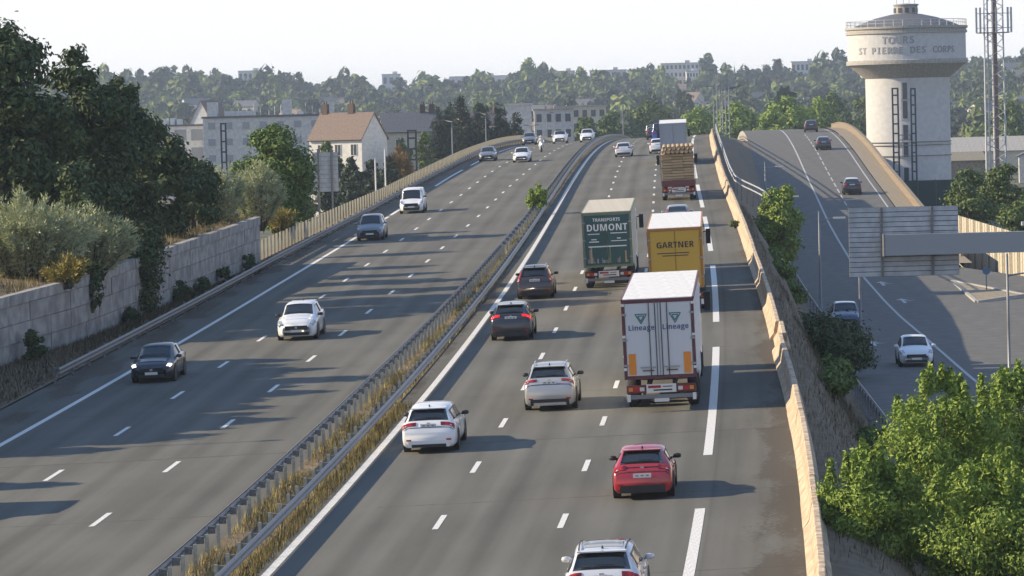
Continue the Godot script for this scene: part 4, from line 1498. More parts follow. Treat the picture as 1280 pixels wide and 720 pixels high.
	while dd < 640.0:
		for e in [[0.0, 1.02, 1.2, M.screen_pale, 0.0], [1.02, 1.75, 1.16, M.fence_dark, -0.1]]:
			var p := rd(tab(T_FEN, dd + e[0]) + e[4], dd + e[0])
			var q := rd(tab(T_FEN, dd + e[1]) + e[4], dd + e[1])
			var dir := q - p
			var bs := Basis(dir.normalized(), Vector3.UP, dir.normalized().cross(Vector3.UP)).orthonormalized()
			part("panel" if e[4] == 0.0 else "post", sheet_mesh() if e[4] == 0.0 else box_mesh(Vector3(1, 1, 1)), e[3], pf, Transform3D(bs.scaled_local(Vector3(dir.length(), e[2], 0.09)), (p + q) * 0.5 + Vector3(0, e[2] * 0.5 + 0.06, 0)))
		dd += 1.75
	# big sign seen from behind, on a cantilever arm
	var sb := sign_back("back of a wide grey slatted direction sign on a cantilever arm", Vector3(14.84, 6.72, -145), -0.02, 4.15, 2.62, [0.3, 0.46, 0.24], 14)
	var arm := thing("sign_gantry", "grey box beam of the cantilever gantry carrying the wide sign", "gantry", Vector3(22.5, 0, -145.0))
	part("beam", box_mesh(Vector3(9.2, 0.78, 0.5), Vector3(-3.85, 7.92, 0.42)), M.beam_grey, arm)
	part("beam_cap", box_mesh(Vector3(0.05, 0.84, 0.56), Vector3(-8.46, 7.92, 0.42)), M.galv, arm)
	part("column", box_mesh(Vector3(0.6, 8.4, 0.6), Vector3(0.6, 4.2, 0.42)), M.beam_grey, arm)
	var lamp := part("service_lamp", box_mesh(Vector3(0.7, 0.14, 0.3), Vector3(-2.9, 8.6, 0.42)), M.lamp_head, arm)
	var s2 := sign_back("back of a tall grey slatted sign left of the parapet", Vector3(-15.75, 7.25, -330), 0.0, 2.2, 3.4, [0.72, 0.28], 9)
	for x in [-0.6, 0.55]:
		part("post", box_mesh(Vector3(0.16, 11.2, 0.16), Vector3(x, -1.9, 0.18)), M.galv_dark, s2)
	# street lamps
	street_lamp("grey street lamp at the foot of the bare slope beside the dark blue car", Vector3(19.3, 0.0, -240), 6.8, Vector3(0.9, 0, 0.2))
	street_lamp("grey street lamp between the dark bush and the side road", Vector3(18.9, 0, -208.5), 6.5, Vector3(1.0, 0, 0.2), 0.85)
	street_lamp("grey street lamp on the apron behind the leafy green trees", Vector3(22.35, 0, -173), 6.4, Vector3(1.3, 0, 0.3), 1.0)
	street_lamp("grey street lamp rising behind the young tree on the slope", rr(-5.6, 300), 5.6, Vector3(0.9, 0, 0.2))
	street_lamp("grey street lamp standing in the shade of the ramp", rr(-5.6, 345), 5.6, Vector3(0.9, 0, 0.2))
	for q in [[560.0, 10.1, [-0.5, 0.5], 9.2, "tall lighting column with a wide double head beyond the bridge crest"], [600.0, 9.5, [-0.5, 0.5], 7.6, "tall lighting column with a dark double head past the crest"]]:
		tall_lamp(q[4], rd(q[1], q[0]), q[3], q[2], "tall lighting columns")
	for q in [[488.0, 11.7], [505.0, 11.3], [520.0, 10.9], [537.0, 10.6]]:
		tall_lamp("slim lamp column with one short arm behind the barrier on the bridge", rd(q[1], q[0], -1.5), 7.6, [1.2], "slim lamp columns along the bridge")
	tall_lamp("slim lamp column behind the pale parapet, its arm over the road", rd(-18.0, 402, -1.5), 6.0, [-0.9], "lamp columns left of the bridge")
	tall_lamp("slim lamp column behind the pale parapet beside the dark conifers", rd(-18.2, 470, -1.5), 5.9, [-0.8], "lamp columns left of the bridge")
	tall_lamp("lamp column standing on the crest behind the oncoming cars", rd(-17.5, 620, -1.0), 6.2, [0.5], "lamp columns left of the bridge")
	tall_lamp("short T shaped lamp on the crest of the inbound carriageway", rd(-17.0, 560, 0.0), 2.6, [-0.5, 0.5], "lamp columns left of the bridge")
	tall_lamp("lamp column on the median beyond the bridge crest", rd(-4.7, 600, 0.0), 4.6, [0.4], "lamp columns left of the bridge")
	tall_lamp("tall grey lamp column on the land left of the verge", rd(-30.0, 134.0, 3.0), 7.5, [1.0], "lamp columns left of the bridge")
	# railway masts
	ladder_mast("catenary_mast", "dark steel ladder mast in front of the water tower, left of its pair", Vector3(54.5, 0, -540), 16.1, 0.75, "railway masts")
	ladder_mast("catenary_mast", "dark steel ladder mast in front of the water tower, right of its pair", Vector3(57.0, 0, -540), 16.0, 0.6, "railway masts")
	ladder_mast("catenary_mast", "dark steel ladder mast before the long white apartment building", Vector3(-37.0, 0, -500), 13.6, 0.6, "railway masts")
	ladder_mast("catenary_mast", "dark steel ladder mast above the rusty shrub behind the parapet", Vector3(-12.0, 0, -480), 12.1, 1.0, "railway masts")
	var cb := thing("catenary_beam", "rusty cross beam joining the two masts before the tower", "beam", Vector3(55.75, 9.1, -540))
	part("chord", box_mesh(Vector3(2.0, 0.12, 0.12), Vector3(0, 0.35, 0)), M.mast_red, cb)
	part("chord", box_mesh(Vector3(2.0, 0.12, 0.12), Vector3(0, -0.35, 0)), M.mast_red, cb)
	for i in 5:
		part("brace", box_mesh(Vector3(0.07, 0.66, 0.07), Vector3(-0.8 + i * 0.4, 0, 0)), M.mast_red, cb)

func build_vehicles() -> void:
	# outbound, seen from behind
	car("car", "white four wheel drive car with a glass sunroof and grey roof rails", frame_at(5.62, 90.7), {kind = "suv", size = [4.5, 1.86, 1.64], paint = M.pearl_paint, rails = true, sunroof = true, mirror = M.pearl_paint, rail_mat = M.rim_dark, wheel = 0.35})
	car("car", "bright red hatchback with black lower bumper and black mirrors", frame_at(5.66, 112.6), {kind = "hatch", size = [4.06, 1.77, 1.43], paint = M.red_paint, mirror = M.trim, plate_at = 9.7, light_bar = true, tail = [8.1, 8.7, 3.6, 6.6]})
	car("car", "white estate car with wide red tail lights beside the median rail", frame_at(-1.86, 127.9), {kind = "wagon", size = [4.75, 1.83, 1.5], paint = M.white_paint, tail = [8.15, 8.75, 3.3, 6.9], bumper = M.white_paint, mirror = M.trim})
	car("car", "silver crossover with roof rails and a dark rear bumper", frame_at(1.48, 139.4), {kind = "suv", size = [4.5, 1.88, 1.62], paint = M.silver_paint, rails = true, mirror = M.trim, chrome_bumper = true, tail = [8.1, 8.5, 3.4, 6.8], wheel = 0.35})
	car("car", "black crossover with a pale roof and glowing red brake lights", frame_at(-1.72, 170.6), {kind = "suv", size = [4.45, 1.84, 1.62], paint = M.dark_paint, roof = M.grey_paint, braking = true, light_bar = true, mirror = M.trim, wheel = 0.35, tail = [8.05, 8.5, 3.4, 6.6]})
	car("car", "dark brown people carrier with upright tail lights", frame_at(-1.8, 195.2), {kind = "mpv", size = [4.4, 1.83, 1.64], paint = M.brown_paint, rails = true, mirror = M.trim, tail = [7.2, 8.7, 3.4, 5.3]})
	car("car", "small silver hatchback between the yellow lorry and the timber lorry", frame_at(5.3, 253.0), {kind = "hatch", size = [4.1, 1.76, 1.5], paint = M.silver_paint, small = true, tail = [7.3, 8.7, 3.4, 5.3]})
	car("car", "pale saloon car straddling the lane line below the crest", frame_at(0.0, 398.0), {kind = "hatch", size = [4.3, 1.8, 1.46], paint = M.pearl_paint, small = true})
	car("car", "white car with a dark rear window beside the timber lorry", frame_at(3.5, 403.0), {kind = "suv", size = [4.3, 1.8, 1.55], paint = M.white_paint, small = true, tail = [7.4, 8.8, 3.3, 5.3]})
	car("car", "dark car at the crest of the outbound carriageway", frame_at(2.1, 486.0), {kind = "suv", size = [4.4, 1.84, 1.62], paint = M.dark_paint, small = true})
	car("car", "pale blue car dipping out of sight past the crest", frame_at(0.5, 566.0), {kind = "van", size = [4.6, 1.9, 1.85], paint = M.grey_paint, small = true})
	# inbound, seen from the front
	var dr := 0.006
	car("car", "black hatchback with both headlights lit in the tree shade", frame_at(-15.8, 158.9, true, dr), {kind = "hatch", size = [4.25, 1.79, 1.46], paint = M.black_paint, lit = true, rim = M.rim_dark, head = [1.3, 2.2, 3.6, 5.2]})
	car("car", "white crossover coming down the middle lane", frame_at(-11.85, 176.9, true, dr), {kind = "suv", size = [4.45, 1.84, 1.63], paint = M.white_paint, mirror = M.trim, wheel = 0.35, head = [1.0, 2.4, 3.2, 5.3]})
	car("car", "grey people carrier coming down beside the edge line", frame_at(-15.2, 257.6, true, dr), {kind = "mpv", size = [4.4, 1.8, 1.68], paint = M.grey_paint, small = true})
	car("van", "white panel van with a black bumper coming down", frame_at(-14.8, 293.3, true, dr), {kind = "van", size = [4.4, 1.85, 1.84], paint = M.white_paint, rear_glass = false, category = "van", mirror = M.trim, small = true})
	car("car", "grey car following the bend below the crest", frame_at(-14.6, 408.0, true, dr), {kind = "hatch", size = [4.3, 1.8, 1.48], paint = M.grey_paint, small = true})
	car("car", "white car next to the grey car below the crest", frame_at(-10.5, 397.0, true, dr), {kind = "hatch", size = [4.2, 1.8, 1.5], paint = M.white_paint, small = true})
	car("car", "dark car with pale wings behind the motorcyclist", frame_at(-14.3, 500.0, true, dr), {kind = "suv", size = [4.4, 1.84, 1.6], paint = M.grey_paint, small = true})
	car("car", "white and black car cresting the inbound middle lane", frame_at(-10.3, 500.0, true, dr), {kind = "suv", size = [4.5, 1.9, 1.66], paint = M.white_paint, roof = M.trim, small = true})
	car("car", "white car cresting beside the median rail", frame_at(-6.7, 498.0, true, dr), {kind = "suv", size = [4.4, 1.84, 1.7], paint = M.white_paint, small = true})
	car("van", "white van on the inbound slow lane ahead of the black hatchback", frame_at(-16.2, 116.0, true, dr), {kind = "van", size = [4.6, 1.9, 1.9], paint = M.white_paint, rear_glass = false, category = "van", small = true})
	# side road
	car("car", "dark blue crossover stopped under the street lamp at the slope", side_frame(-4.0, 229.4, true), {kind = "suv", size = [4.4, 1.84, 1.6], paint = M.blue_paint, roof = M.white_paint, small = true})
	car("car", "white hatchback with blue tinted windscreen on the side road", side_frame(-2.05, 195.6, true), {kind = "hatch", size = [4.1, 1.74, 1.5], paint = M.white_paint, small = true})
	car("car", "black car with a pale roof climbing the ramp", side_frame(3.6, 382.6), {kind = "suv", size = [4.3, 1.82, 1.62], paint = M.black_paint, roof = M.white_paint, small = true})
	car("car", "dark grey car near the top of the ramp", side_frame(3.4, 460.0), {kind = "hatch", size = [4.3, 1.8, 1.55], paint = M.dark_paint, roof = M.grey_paint, small = true})
	car("car", "black car at the very top of the ramp", side_frame(3.7, 522.0), {kind = "suv", size = [4.3, 1.82, 1.6], paint = M.black_paint, small = true})
	car("car", "white car parked behind the pale board fence", Transform3D(Basis(Vector3.UP, 1.2), Vector3(42.6, 1.9, -303)), {kind = "wagon", size = [4.5, 1.8, 1.5], paint = M.pearl_paint, small = true})
	# white reefer lorry
	var a := lorry("lorry", "white box lorry with grey rear doors, maroon frame and orange patches", frame_at(5.55, 135.0), {side = M.trailer_white, roof = M.trailer_roof, edge = M.frame_maroon, frame = M.frame_maroon, doors = M.door_grey, bar_mat = M.chassis})
	for sx in [-1.0, 1.0]:
		part("orange_patch", box_mesh(Vector3(0.25, 0.74, 0.02), Vector3(sx * 0.97, 1.72, 0.05)), M.orange_patch, a)
		for y in [1.55, 2.7, 3.82]:
			part("marker", box_mesh(Vector3(0.11, 0.09, 0.04), Vector3(sx * 1.225, y, 0.05)), M.plate, a)
		lettering(a, "lettering", "Lineage", 0.18, Vector3(sx * 0.6, 3.0, 0.045), M.blue_letter)
		var lg := st_new()
		var c := Vector3(sx * 0.6, 3.34, 0.045)
		var tri := [Vector3(-0.2, 0.14, 0), Vector3(0.2, 0.14, 0), Vector3(0, -0.2, 0)]
		for i in 3:
			for s in [1.0, 0.55]:
				var p: Vector3 = c + tri[i] * s
				var q: Vector3 = c + tri[(i + 1) % 3] * s
				tube(lg, [p, q], 0.018, 0.018, 4)
		part("emblem", done(lg), M.teal_letter, a)
	# yellow lorry
	var y := lorry("lorry", "yellow curtain lorry with a white roof and black lettering", frame_at(5.5, 179.0), {side = M.tarp_yellow, roof = M.trailer_roof, edge = M.edge_orange, frame = M.edge_orange, doors = M.tarp_yellow, bars = false})
	lettering(y, "lettering", "GARTNER", 0.28, Vector3(0.0, 3.22, 0.045), M.black_letter)
	for q in [[-0.1, 2.84, 1.5], [0.0, 2.72, 1.2]]:
		part("small_print", box_mesh(Vector3(q[2], 0.04, 0.012), Vector3(q[0], q[1], 0.042)), M.black_letter, y)
	# green lorry
	var g := lorry("lorry", "dark green lorry with a cream roof and large white lettering", frame_at(1.85, 197.0), {side = M.trailer_cream, roof = M.trailer_cream, edge = M.edge_green, frame = M.edge_green, doors = M.tarp_green, bars = false, beam = M.chassis})
	lettering(g, "lettering", "TRANSPORTS", 0.165, Vector3(0.0, 3.62, 0.045), M.white_letter)
	lettering(g, "lettering", "DUMONT", 0.345, Vector3(0.0, 3.22, 0.045), M.white_letter)
	for q in [[-0.68, 2.9, 0.6, 0.04], [0.6, 2.92, 0.85, 0.045], [-0.68, 2.62, 0.28, 0.05], [-0.68, 2.5, 0.5, 0.05], [0.6, 2.65, 0.2, 0.05], [0.6, 2.52, 0.8, 0.04], [0.0, 2.25, 1.95, 0.06]]:
		part("small_print", box_mesh(Vector3(q[2], q[3], 0.012), Vector3(q[0], q[1], 0.042)), M.white_letter, g)
	var pg := RandomNumberGenerator.new()
	pg.seed = 5
	for i in 26:
		var px := -1.0 + i * 0.08
		var hh := pg.randf_range(0.06, 0.34)
		if i in [1, 2, 23, 24, 14, 15, 16]:
			hh = 0.6 + 0.12 * (i % 3)
		part("printed_skyline", box_mesh(Vector3(0.078, hh, 0.01), Vector3(px, 1.4 + hh * 0.5, 0.041)), M.timber if i in [2, 24] else [M.grey_side, M.grey_paint, M.tarp_green, M.edge_green][pg.randi() % 4], g)
	# timber lorry: a red flat bed with stacked sawn boards and round posts on top
	var tb := lorry("lorry", "red flat lorry carrying a tall stack of sawn timber", frame_at(5.5, 289.0), {flatbed = true, side = M.frame_red, frame = M.frame_red, length = 12.5, cab = M.frame_red})
	part("tailboard", box_mesh(Vector3(2.5, 0.42, 0.1), Vector3(0, 1.36, 0.0)), M.frame_red, tb)
	var ts := thing("timber_stack", "tall stack of sawn boards with round posts on the red lorry", "timber")
	ts.transform = tb.transform
	for r in 11:
		for c in 3:
			var w: float = [0.8, 0.84, 0.8][c]
			var x: float = [-0.83, 0.0, 0.83][c]
			part("board", box_mesh(Vector3(w, 0.175, 5.6), Vector3(0, 0, 0)), M.timber if (r * 7 + c * 5) % 4 else M.timber_dark, ts, at3(Vector3(x + rng.randf_range(-0.015, 0.015), 1.34 + r * 0.21, -3.0 + rng.randf_range(-0.05, 0.05))))
	for r in 2:
		for c in 7:
			part("post", tube_mesh([Vector3(0, 0, 0.2), Vector3(0, 0, -6.0)], 0.15, 0.15, 10), M.timber, ts, at3(Vector3(-1.02 + c * 0.34 + r * 0.08, 3.72 + r * 0.27, 0.0 + rng.randf_range(-0.06, 0.06))))
	for x in [-1.0, 1.0]:
		part("strap", box_mesh(Vector3(0.03, 2.5, 0.06), Vector3(x * 1.28, 2.5, -0.3)), M.trim, ts)
	part("strap", box_mesh(Vector3(2.5, 0.04, 0.03), Vector3(0, 2.5, -0.12)), M.trim, ts)
	# far lorries
	lorry("lorry", "plain grey backed box lorry with a white roof ahead of the timber", frame_at(5.3, 362.0), {side = M.grey_side, roof = M.trailer_roof, edge = M.plate, frame = M.grey_side, doors = M.grey_side, bars = false})
	car("van", "blue van half hidden beside the plain box lorry", frame_at(3.35, 455.0), {kind = "van", size = [5.2, 2.0, 2.3], paint = M.blue_truck, category = "van", small = true})
	# motorcyclist
	var fr := frame_at(-10.0, 435.0, true, dr)
	var mc := thing("motorcycle", "white faired motorcycle between the oncoming cars", "motorcycle")
	mc.transform = fr
	for z in [-0.72, 0.72]:
		wheel(mc, Vector3(0, 0.32, z), 0.32, 0.14, M.rim_dark, 1.0)
	part("fairing", body_mesh([[Vector3(0, 0.75, -0.62), Vector3(0, 1.0, -0.45), 0.16, 0.2], [Vector3(0, 0.6, -0.3), Vector3(0, 0.7, 0.1), 0.2, 0.2]], 0.06), M.white_paint, mc)
	part("tank", body_mesh([[Vector3(0, 0.88, -0.2), Vector3(0, 0.85, 0.15), 0.17, 0.14]], 0.06), M.white_paint, mc)
	part("seat", body_mesh([[Vector3(0, 0.8, 0.2), Vector3(0, 0.86, 0.75), 0.12, 0.09]], 0.06), M.suit_dark, mc)
	part("headlight", box_mesh(Vector3(0.2, 0.13, 0.06), Vector3(0, 0.92, -0.8)), M.head_on, mc)
	part("handlebar", tube_mesh([Vector3(-0.36, 1.05, -0.3), Vector3(0, 1.0, -0.42), Vector3(0.36, 1.05, -0.3)], 0.02, 0.02, 5), M.trim, mc)
	for z in [[-0.72, -0.5], [0.72, 0.2]]:
		part("fork", tube_mesh([Vector3(0.09, 0.32, z[0]), Vector3(0.07, 0.85, z[1])], 0.03, 0.03, 5), M.rim_dark, mc)
	var pr := thing("person", "motorcyclist in a pale jacket leaning over the handlebars", "person")
	pr.transform = fr
	var bones := [[Vector3(0, 0.96, 0.38), Vector3(0, 1.42, 0.12), 0.17, 0.2], [Vector3(0, 1.46, 0.1), Vector3(0, 1.56, 0.03), 0.09, 0.08]]
	for sx in [-1.0, 1.0]:
		bones.append_array([[Vector3(sx * 0.2, 1.42, 0.1), Vector3(sx * 0.34, 1.2, -0.1), 0.075, 0.06], [Vector3(sx * 0.34, 1.2, -0.1), Vector3(sx * 0.33, 1.08, -0.3), 0.06, 0.05],
			[Vector3(sx * 0.1, 0.94, 0.36), Vector3(sx * 0.24, 0.78, -0.06), 0.11, 0.085], [Vector3(sx * 0.24, 0.78, -0.06), Vector3(sx * 0.2, 0.36, 0.2), 0.08, 0.055], [Vector3(sx * 0.2, 0.33, 0.22), Vector3(sx * 0.2, 0.3, 0.04), 0.05, 0.04]])
	part("body", body_mesh(bones, 0.045), M.suit_white, pr)
	var hm := part("helmet", body_mesh([[Vector3(0, 1.68, -0.02), Vector3(0, 1.72, 0.02), 0.145, 0.145]], 0.04), M.white_paint, pr)
	part("visor", box_mesh(Vector3(0.2, 0.1, 0.05), Vector3(0, 1.69, -0.15)), M.glass, hm)

func build_skyline() -> void:
	# water tower
	var tw := thing("water_tower", "large white concrete water tower with grey town lettering on its tank", "water tower", Vector3(64.6, 0, -620))
	var st := st_new()
	st.set_smooth_group(0)
	lathe(st, [[6.75, -1.0], [6.75, 18.6]], 64)
	part("shaft", done(st), M.tower_white, tw)
	st = st_new()
	lathe(st, [[6.7, 18.0], [9.5, 20.3], [9.75, 20.3], [9.75, 20.9], [9.55, 21.0]], 64)
	part("corbel", done(st), M.concrete, tw)
	st = st_new()
	lathe(st, [[9.5, 20.9], [9.5, 25.2]], 72)
	part("tank", done(st), M.tower_white, tw)
	st = st_new()
	lathe(st, [[9.5, 25.15], [9.75, 25.2], [9.75, 25.55], [9.6, 25.6], [9.6, 25.85], [9.85, 25.95], [9.85, 26.3], [9.3, 26.3], [8.9, 26.2]], 72)
	part("cornice", done(st), M.concrete, tw)
	st = st_new()
	st.set_smooth_group(0)
	lathe(st, [[8.9, 26.2], [7.4, 26.9], [5.0, 27.75], [2.6, 28.3], [1.9, 28.4]], 48)
	var rf := part("roof", done(st), M.slate, tw)
	st = st_new()
	lathe(st, [[1.9, 28.2], [1.9, 29.7], [2.1, 29.75], [2.1, 29.95], [0.0, 30.1]], 24)
	var lt := part("lantern", done(st), M.concrete, rf)
	for k in 10:
		var a := TAU * k / 10
		part("lantern_window", box_mesh(Vector3(0.6, 0.8, 0.06)), M.window_dark, lt, at3(Vector3(sin(a) * 1.92, 28.95, cos(a) * 1.92), a))
	for q in [[-1.5, 1.4], [-0.4, 2.6], [0.5, 3.0], [1.4, 1.6]]:
		part("aerial", tube_mesh([Vector3(q[0], 29.9, 0.4), Vector3(q[0], 29.9 + q[1], 0.4)], 0.05, 0.04, 5), M.mast_steel, lt)
	for q in [[-2.3, 31.1, 1.6], [2.2, 31.4, 2.2]]:
		part("aerial", tube_mesh([Vector3(q[0] - q[2] * 0.5, q[1], 0.4), Vector3(q[0] + q[2] * 0.5, q[1], 0.4)], 0.04, 0.04, 5), M.mast_steel, lt)
	var rl := part("railing", tube_ring(9.65, 27.3, 0.05), M.mast_steel, tw)
	part("railing", tube_ring(9.65, 26.8, 0.04), M.mast_steel, tw)
	for k in 40:
		var a := TAU * k / 40
		part("baluster", tube_mesh([Vector3(0, 26.25, 0), Vector3(0, 27.3, 0)], 0.05, 0.05, 4), M.mast_steel, rl, at3(Vector3(sin(a) * 9.65, 0, cos(a) * 9.65)))
	var facing := atan2(-64.6, 620.0)
	for q in [[3.2, 2.3], [7.2, 2.3], [10.0, 2.3], [13.6, 2.8], [16.6, 2.6]]:       # stair windows
		var a := facing - 0.05
		var wn := part("stair_window", box_mesh(Vector3(1.5, q[1] + 0.5, 0.12)), M.tower_white, tw, at3(Vector3(sin(a) * 6.78, q[0] - 0.6, cos(a) * 6.78), a))
		part("pane", box_mesh(Vector3(0.75, q[1], 0.08), Vector3(-0.1, 0, 0.06)), M.window_dark, wn)
	for y in [5.6, 7.3, 7.8]:
		part("pipe_ring", tube_ring(6.9, y, 0.07), M.galv_dark, tw)
	curved_text(tw, "TOURS", 9.53, 24.05, 1.15, facing - 0.14, 1.12)
	curved_text(tw, "ST PIERRE DES CORPS", 9.53, 22.45, 1.05, facing, 0.93)
	# lattice radio mast
	var ms := thing("radio_mast", "tall steel lattice radio mast with panel antennas right of the tower", "mast", Vector3(81.1, 0, -640))
	var feet := [Vector3(-1.65, 0, 0.9), Vector3(1.65, 0, 0.9), Vector3(0.1, 0, -1.9)]
	for f in feet:
		part("leg", tube_mesh([f, f * 0.92 + Vector3(0, 42, 0)], 0.17, 0.12, 6), M.mast_steel, ms)
	part("ladder_tray", box_mesh(Vector3(0.62, 42, 0.2), Vector3(0.3, 21, 0.2)), M.mast_red, ms)
	part("cable_tray", box_mesh(Vector3(0.25, 42, 0.2), Vector3(-0.95, 21, 0.5)), M.mast_steel, ms)
	for k in 24:
		for i in 3:
			var p: Vector3 = feet[i] * 0.97 + Vector3(0, k * 1.75, 0)
			var q: Vector3 = feet[(i + 1) % 3] * 0.97 + Vector3(0, (k + 1) * 1.75, 0)
			part("brace", tube_mesh([p, q] if k % 2 == 0 else [Vector3(q.x, p.y, q.z), Vector3(p.x, q.y, p.z)], 0.07, 0.07, 4), M.mast_steel, ms)
	for q in [[-2.8, 0.6], [-2.2, 1.0], [2.4, 0.9], [3.0, 0.5], [0.4, 1.5]]:
		part("panel_antenna", box_mesh(Vector3(0.32, 4.2, 0.2), Vector3(q[0], 27.5, q[1])), M.mast_steel, ms)
		part("bracket", box_mesh(Vector3(absf(q[0]), 0.1, 0.1), Vector3(q[0] * 0.5, 28.6, q[1])), M.galv_dark, ms)
		part("bracket", box_mesh(Vector3(absf(q[0]), 0.1, 0.1), Vector3(q[0] * 0.5, 26.2, q[1])), M.galv_dark, ms)
	part("platform", box_mesh(Vector3(5.2, 0.15, 2.8), Vector3(0, 25.4, 0)), M.galv_dark, ms)
	# long apartment building and its neighbours, left
	var ap := block("apartment_building", "long pale grey flat roofed apartment building with dark roof edge", Vector3(-43.0, 0, -705), 0.02, Vector3(25.0, 14.7, 12.0), 8, 5, M.grey_wall, {cap = M.slate, pane = M.shutter, ww = 0.42, wh = 0.42, penthouse = [[-11.0, 1.8, 2.6], [2.6, 1.6, 2.8], [10.5, 1.4, 2.2], [-6.0, 5.5, 0.9]]})
	for k in 14:
		var x := -9.0 + k * 1.35 + rng.randf_range(-0.3, 0.3)
		part("aerial", tube_mesh([Vector3(x, 14.9, 1), Vector3(x, 14.9 + rng.randf_range(0.9, 2.4), 1)], 0.06, 0.05, 4), M.mast_steel, ap)
	block("apartment_building", "lower pale wing with wide grey shutters left of the apartments", Vector3(-63.3, 0, -712), 0.02, Vector3(15.0, 13.4, 10.0), 5, 4, M.white_wall, {cap = M.slate, pane = M.shutter, ww = 0.72, wh = 0.62, penthouse = [[0.0, 0.8, 1.2], [1.4, 0.8, 1.2], [2.6, 0.8, 1.0]]})
	gable_house("house", "narrow bright white gable behind the apartment roof", Vector3(-62.0, 0, -800), 1.25, Vector3(9.0, 14.0, 5.0), 4.6, M.white_wall, M.tile_red, {chimneys = []})
	gable_house("house", "house with a long orange tiled roof and white end gable", Vector3(-22.6, 0, -543), -0.5, Vector3(8.6, 11.0, 7.0), 3.5, M.white_wall, M.tile_red, {chimneys = [-0.42, 0.08], windows = [["z", 1.0, 3.0, 9.4, 0.9, 1.5], ["z", 1.0, 0.4, 9.4, 0.9, 1.5], ["z", 1.0, -2.4, 9.4, 0.9, 1.5]]})
	gable_house("house", "house with a grey pitched roof and tall chimneys before the conifers", Vector3(-16.0, 0, -622), 0.1, Vector3(9.0, 11.6, 8.0), 2.9, M.cream_wall, M.slate, {chimneys = [0.25, 0.42], windows = [["z", 1.0, -2.0, 9.6, 0.9, 1.4], ["z", 1.0, 1.0, 9.6, 0.9, 1.4], ["z", 1.0, 3.2, 9.6, 0.9, 1.4]]})
	block("building", "blank pale blue grey building end above the parapet", Vector3(2.0, 0, -702), 0.0, Vector3(4.7, 15.6, 12.0), 1, 1, M.grey_wall, {skip = 0, cap = M.grey_wall})
	block("building", "grey stained building with few windows beside the blank end", Vector3(8.6, 0, -725), 0.0, Vector3(7.2, 14.6, 10.0), 4, 5, M.grey_wall, {})
	block("building", "cream rough building far beyond the inbound crest", Vector3(17.0, 0, -900), 0.0, Vector3(12.0, 15.6, 10.0), 6, 5, M.cream_wall, {})
	gable_house("house", "small pale roofed house among trees beyond the parapet", Vector3(-6.0, 0, -900), 0.5, Vector3(12.0, 12.0, 8.0), 3.0, M.cream_wall, M.tile_red, {small = true})
	# sheds right of the tower
	gable_house("warehouse", "long low warehouse with a pale ridge behind the tower", Vector3(95.0, 0, -745), 0.04, Vector3(30.0, 4.6, 14.0), 2.6, M.cream_wall, M.concrete, {chimneys = []})
	gable_house("warehouse", "brown low shed right of the water tower", Vector3(80.0, 0, -690), 0.1, Vector3(10.0, 3.6, 8.0), 1.4, M.footpath, M.fence_dark, {chimneys = []})
	gable_house("warehouse", "grey gabled shed at the foot of the radio mast", Vector3(92.0, 0, -655), 1.45, Vector3(12.0, 4.6, 10.0), 2.4, M.grey_wall, M.slate, {chimneys = [], windows = [["x", -1.0, 0.0, 2.4, 2.0, 1.2]]})
	var bk := thing("chimney_stack", "short brown brick chimney left of the radio mast", "chimney", Vector3(79.5, 0, -700))
	part("stack", box_mesh(Vector3(1.3, 9.0, 1.3), Vector3(0, 4.5, 0)), M.brick, bk)
	part("cap", box_mesh(Vector3(1.6, 0.3, 1.6), Vector3(0, 9.1, 0)), M.concrete, bk)
	# buildings on the far hill
	for q in [[110.0, 2440.0, 24.0, 46.0, 9, 5, "grey_wall", "large grey apartment block on the wooded ridge"], [117.0, 2425.0, 7.5, 40.5, 4, 4, "white_wall", "small bright white block before the ridge apartments"],
			[192.0, 2480.0, 17.0, 45.5, 6, 3, "white_wall", "pale mansion block among the cypresses on the ridge"], [-170.0, 2560.0, 16.0, 50.0, 5, 3, "white_wall", "white apartment block on the left end of the ridge"],
			[-206.0, 2560.0, 14.0, 48.0, 5, 2, "grey_wall", "low grey block further left on the ridge"], [22.0, 2540.0, 22.0, 45.0, 6, 3, "cream_wall", "cream block among the trees in mid ridge"],
			[66.0, 2500.0, 24.0, 43.5, 7, 3, "grey_wall", "long grey block left of the ridge apartments"], [38.0, 2530.0, 14.0, 44.0, 4, 3, "cream_wall", "small cream block beside the long grey one on the ridge"],
			[-18.0, 2560.0, 40.0, 42.5, 9, 2, "white_wall", "long low white building along the ridge top"], [-76.0, 2540.0, 12.0, 45.0, 3, 3, "white_wall", "white tower house beside the umbrella pine"],
			[318.0, 2480.0, 30.0, 44.0, 7, 2, "cream_wall", "low cream terrace on the ridge right of the tower"]]:
		var gy := hill(q[0], q[1])
		for e in [-0.3, 0.3]:
			homes.append(Vector2(q[0] + e * q[2], q[1] - 8.0))
		block("building", q[7], Vector3(q[0], gy - 1.0, -q[1]), 0.0, Vector3(q[2], q[3] - gy + 1.0, 12.0), q[4], q[5], M[q[6]], {penthouse = [[q[2] * 0.2, 3.0, 1.6]]})
	var hg := RandomNumberGenerator.new()
	hg.seed = 77
